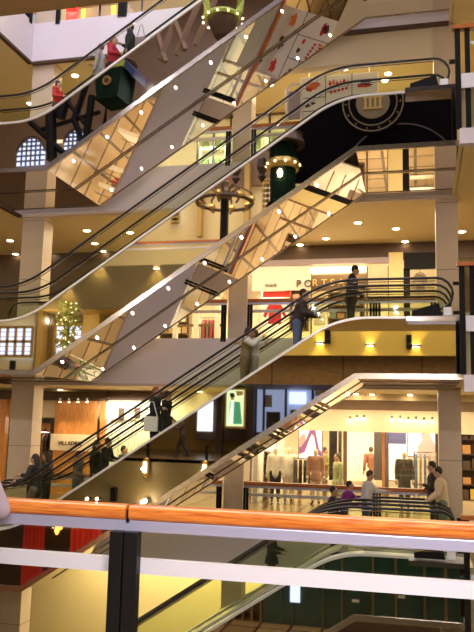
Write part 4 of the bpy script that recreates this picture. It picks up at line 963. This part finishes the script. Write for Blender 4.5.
# dark teal shop front and brown shelving seen in the lowest escalator
dt = empty('storefront', (0, 0, 0), 0, 'dark teal glass shop front low at the right, mirrored in the lowest escalator', 'shop front')
brect(262, 548, 470, 640, 3.4, .1).build('window_glass', 'teal_dark', dt)
for px in (262, 280, 292, 322, 341, 372, 395, 424, 445): brect(px, 545, px+1.6, 640, 3.55, .1).build('frame_post', 'olive_dark', dt)
brect(290, 584, 300, 602, 3.56, .05).build('notice', 'window_blue', dt)
for px, py in ((340, 552), (398, 596), (352, 600)): brect(px, py, px+7, py+2, 3.56, .05).build('painted_reflection', 'paper_white', dt)  # white bars laid on the glass as painted lamp reflections
bk = empty('bookcase', (0, 0, 0), 0, 'dark brown tall shelving left of the teal glass front', 'shelves')
for px in range(196, 262, 9): brect(px, 590, px+3, 640, 3.4, .4).build('upright', 'brown_panel', bk)
for py in (592, 606, 620): brect(196, py, 262, py+2, 3.3, .3).build('shelf', 'brown_dark', bk)
brect(196, 588, 262, 640, 3.0, .1).build('back_panel', 'brown_dark', bk)
# light on the camera's side
area((-4, 8, 7.5), 14, 3, 160, (1, .8, .5), (math.radians(-60), 0, 0), name='balcony_glow')
for q_ in (md, lt): pass
point((-20, 1.5, 5.2), 120, (1, .8, .45), .04); point((-14, 1.5, 5.2), 120, (1, .8, .45), .04); area((-10, 3, 13), 12, 3, 200, (1, .8, .5), (math.radians(-40), 0, 0)); area((-16, -3, 17), 12, 3, 120, (1, .75, .45))
area((-8, 4, -4.2), 16, 1.5, 120, (1, .75, .45))
# ------------------------------------------------------------------ light
for k in (0, 1, 2, 3):
    e = 330
    area((-4.5, 27, SO[k+1]-.12 if k < 3 else 19), 16, 3.5, e*1.3)
    area((-20, 24, SO[k+1]-.12 if k < 3 else 19), 9, 8, e*.5)
    area((7, 24, SO[k+1]-.12 if k < 3 else 19), 9, 6, e*.5)
area((-5, 27, SO[0]-.12), 16, 3.5, 420)
area((-6, 11, 25.5), 24, 16, 2500, (.84, .82, 1), name='skylight_glow')
for x_ in (-13, -9, -5, -1):
    for z_, y_, e_ in ((16.5, 5, 230), (5.6, 3.4, 300)): spot((x_, y_, z_), e_, (math.radians(82 if z_ < 9 else 62), 0, 0), 1.9, (1, .93, .97), name='fascia_fill_spot', blend=.8)  # unseen spots added on the camera's side to brighten the shaded gallery fascias
area((.5, 1.1, 1.7), 4, 1.2, 240, (1, .93, .97), (math.radians(40), 0, 0), name='near_rail_fill')  # unseen fill light added overhead to brighten the foreground rail
area((-6, 0, -4.2), 24, 7, 200, (1, .75, .45))
w = bpy.data.worlds.new('sky'); bpy.context.scene.world = w; w.use_nodes = True
w.node_tree.nodes['Background'].inputs[0].default_value = (.9, .8, .85, 1); w.node_tree.nodes['Background'].inputs[1].default_value = .35

# ------------------------------------------------------------------ scale to metres
done = set()
for o in bpy.data.objects:
    o.location = o.location*S
    if o.type == 'MESH' and o.data.name not in done:
        o.data.transform(Matrix.Scale(S, 4)); done.add(o.data.name)
# ------------------------------------------------------------------ camera
cam = bpy.data.cameras.new('camera'); co = bpy.data.objects.new('camera', cam); C.objects.link(co)
cam.sensor_fit = 'HORIZONTAL'; cam.sensor_width = 36; cam.lens = FPX*36/474; cam.clip_end = 300; cam.clip_start = .05
co.matrix_world = Matrix(((ca.x, cb.x, -cf.x, 0), (ca.y, cb.y, -cf.y, 0), (ca.z, cb.z, -cf.z, 0), (0, 0, 0, 1)))
sc = bpy.context.scene; sc.camera = co
sc.view_settings.view_transform = 'Standard'; sc.view_settings.look = 'None'; sc.view_settings.gamma = 1; sc.view_settings.use_curve_mapping = False
sc.view_settings.exposure = 0.5
sc.cycles.use_denoising = True; sc.cycles.max_bounces = 8; sc.cycles.transparent_max_bounces = 24; sc.cycles.glossy_bounces = 5
sc.cycles.sample_clamp_indirect = 4
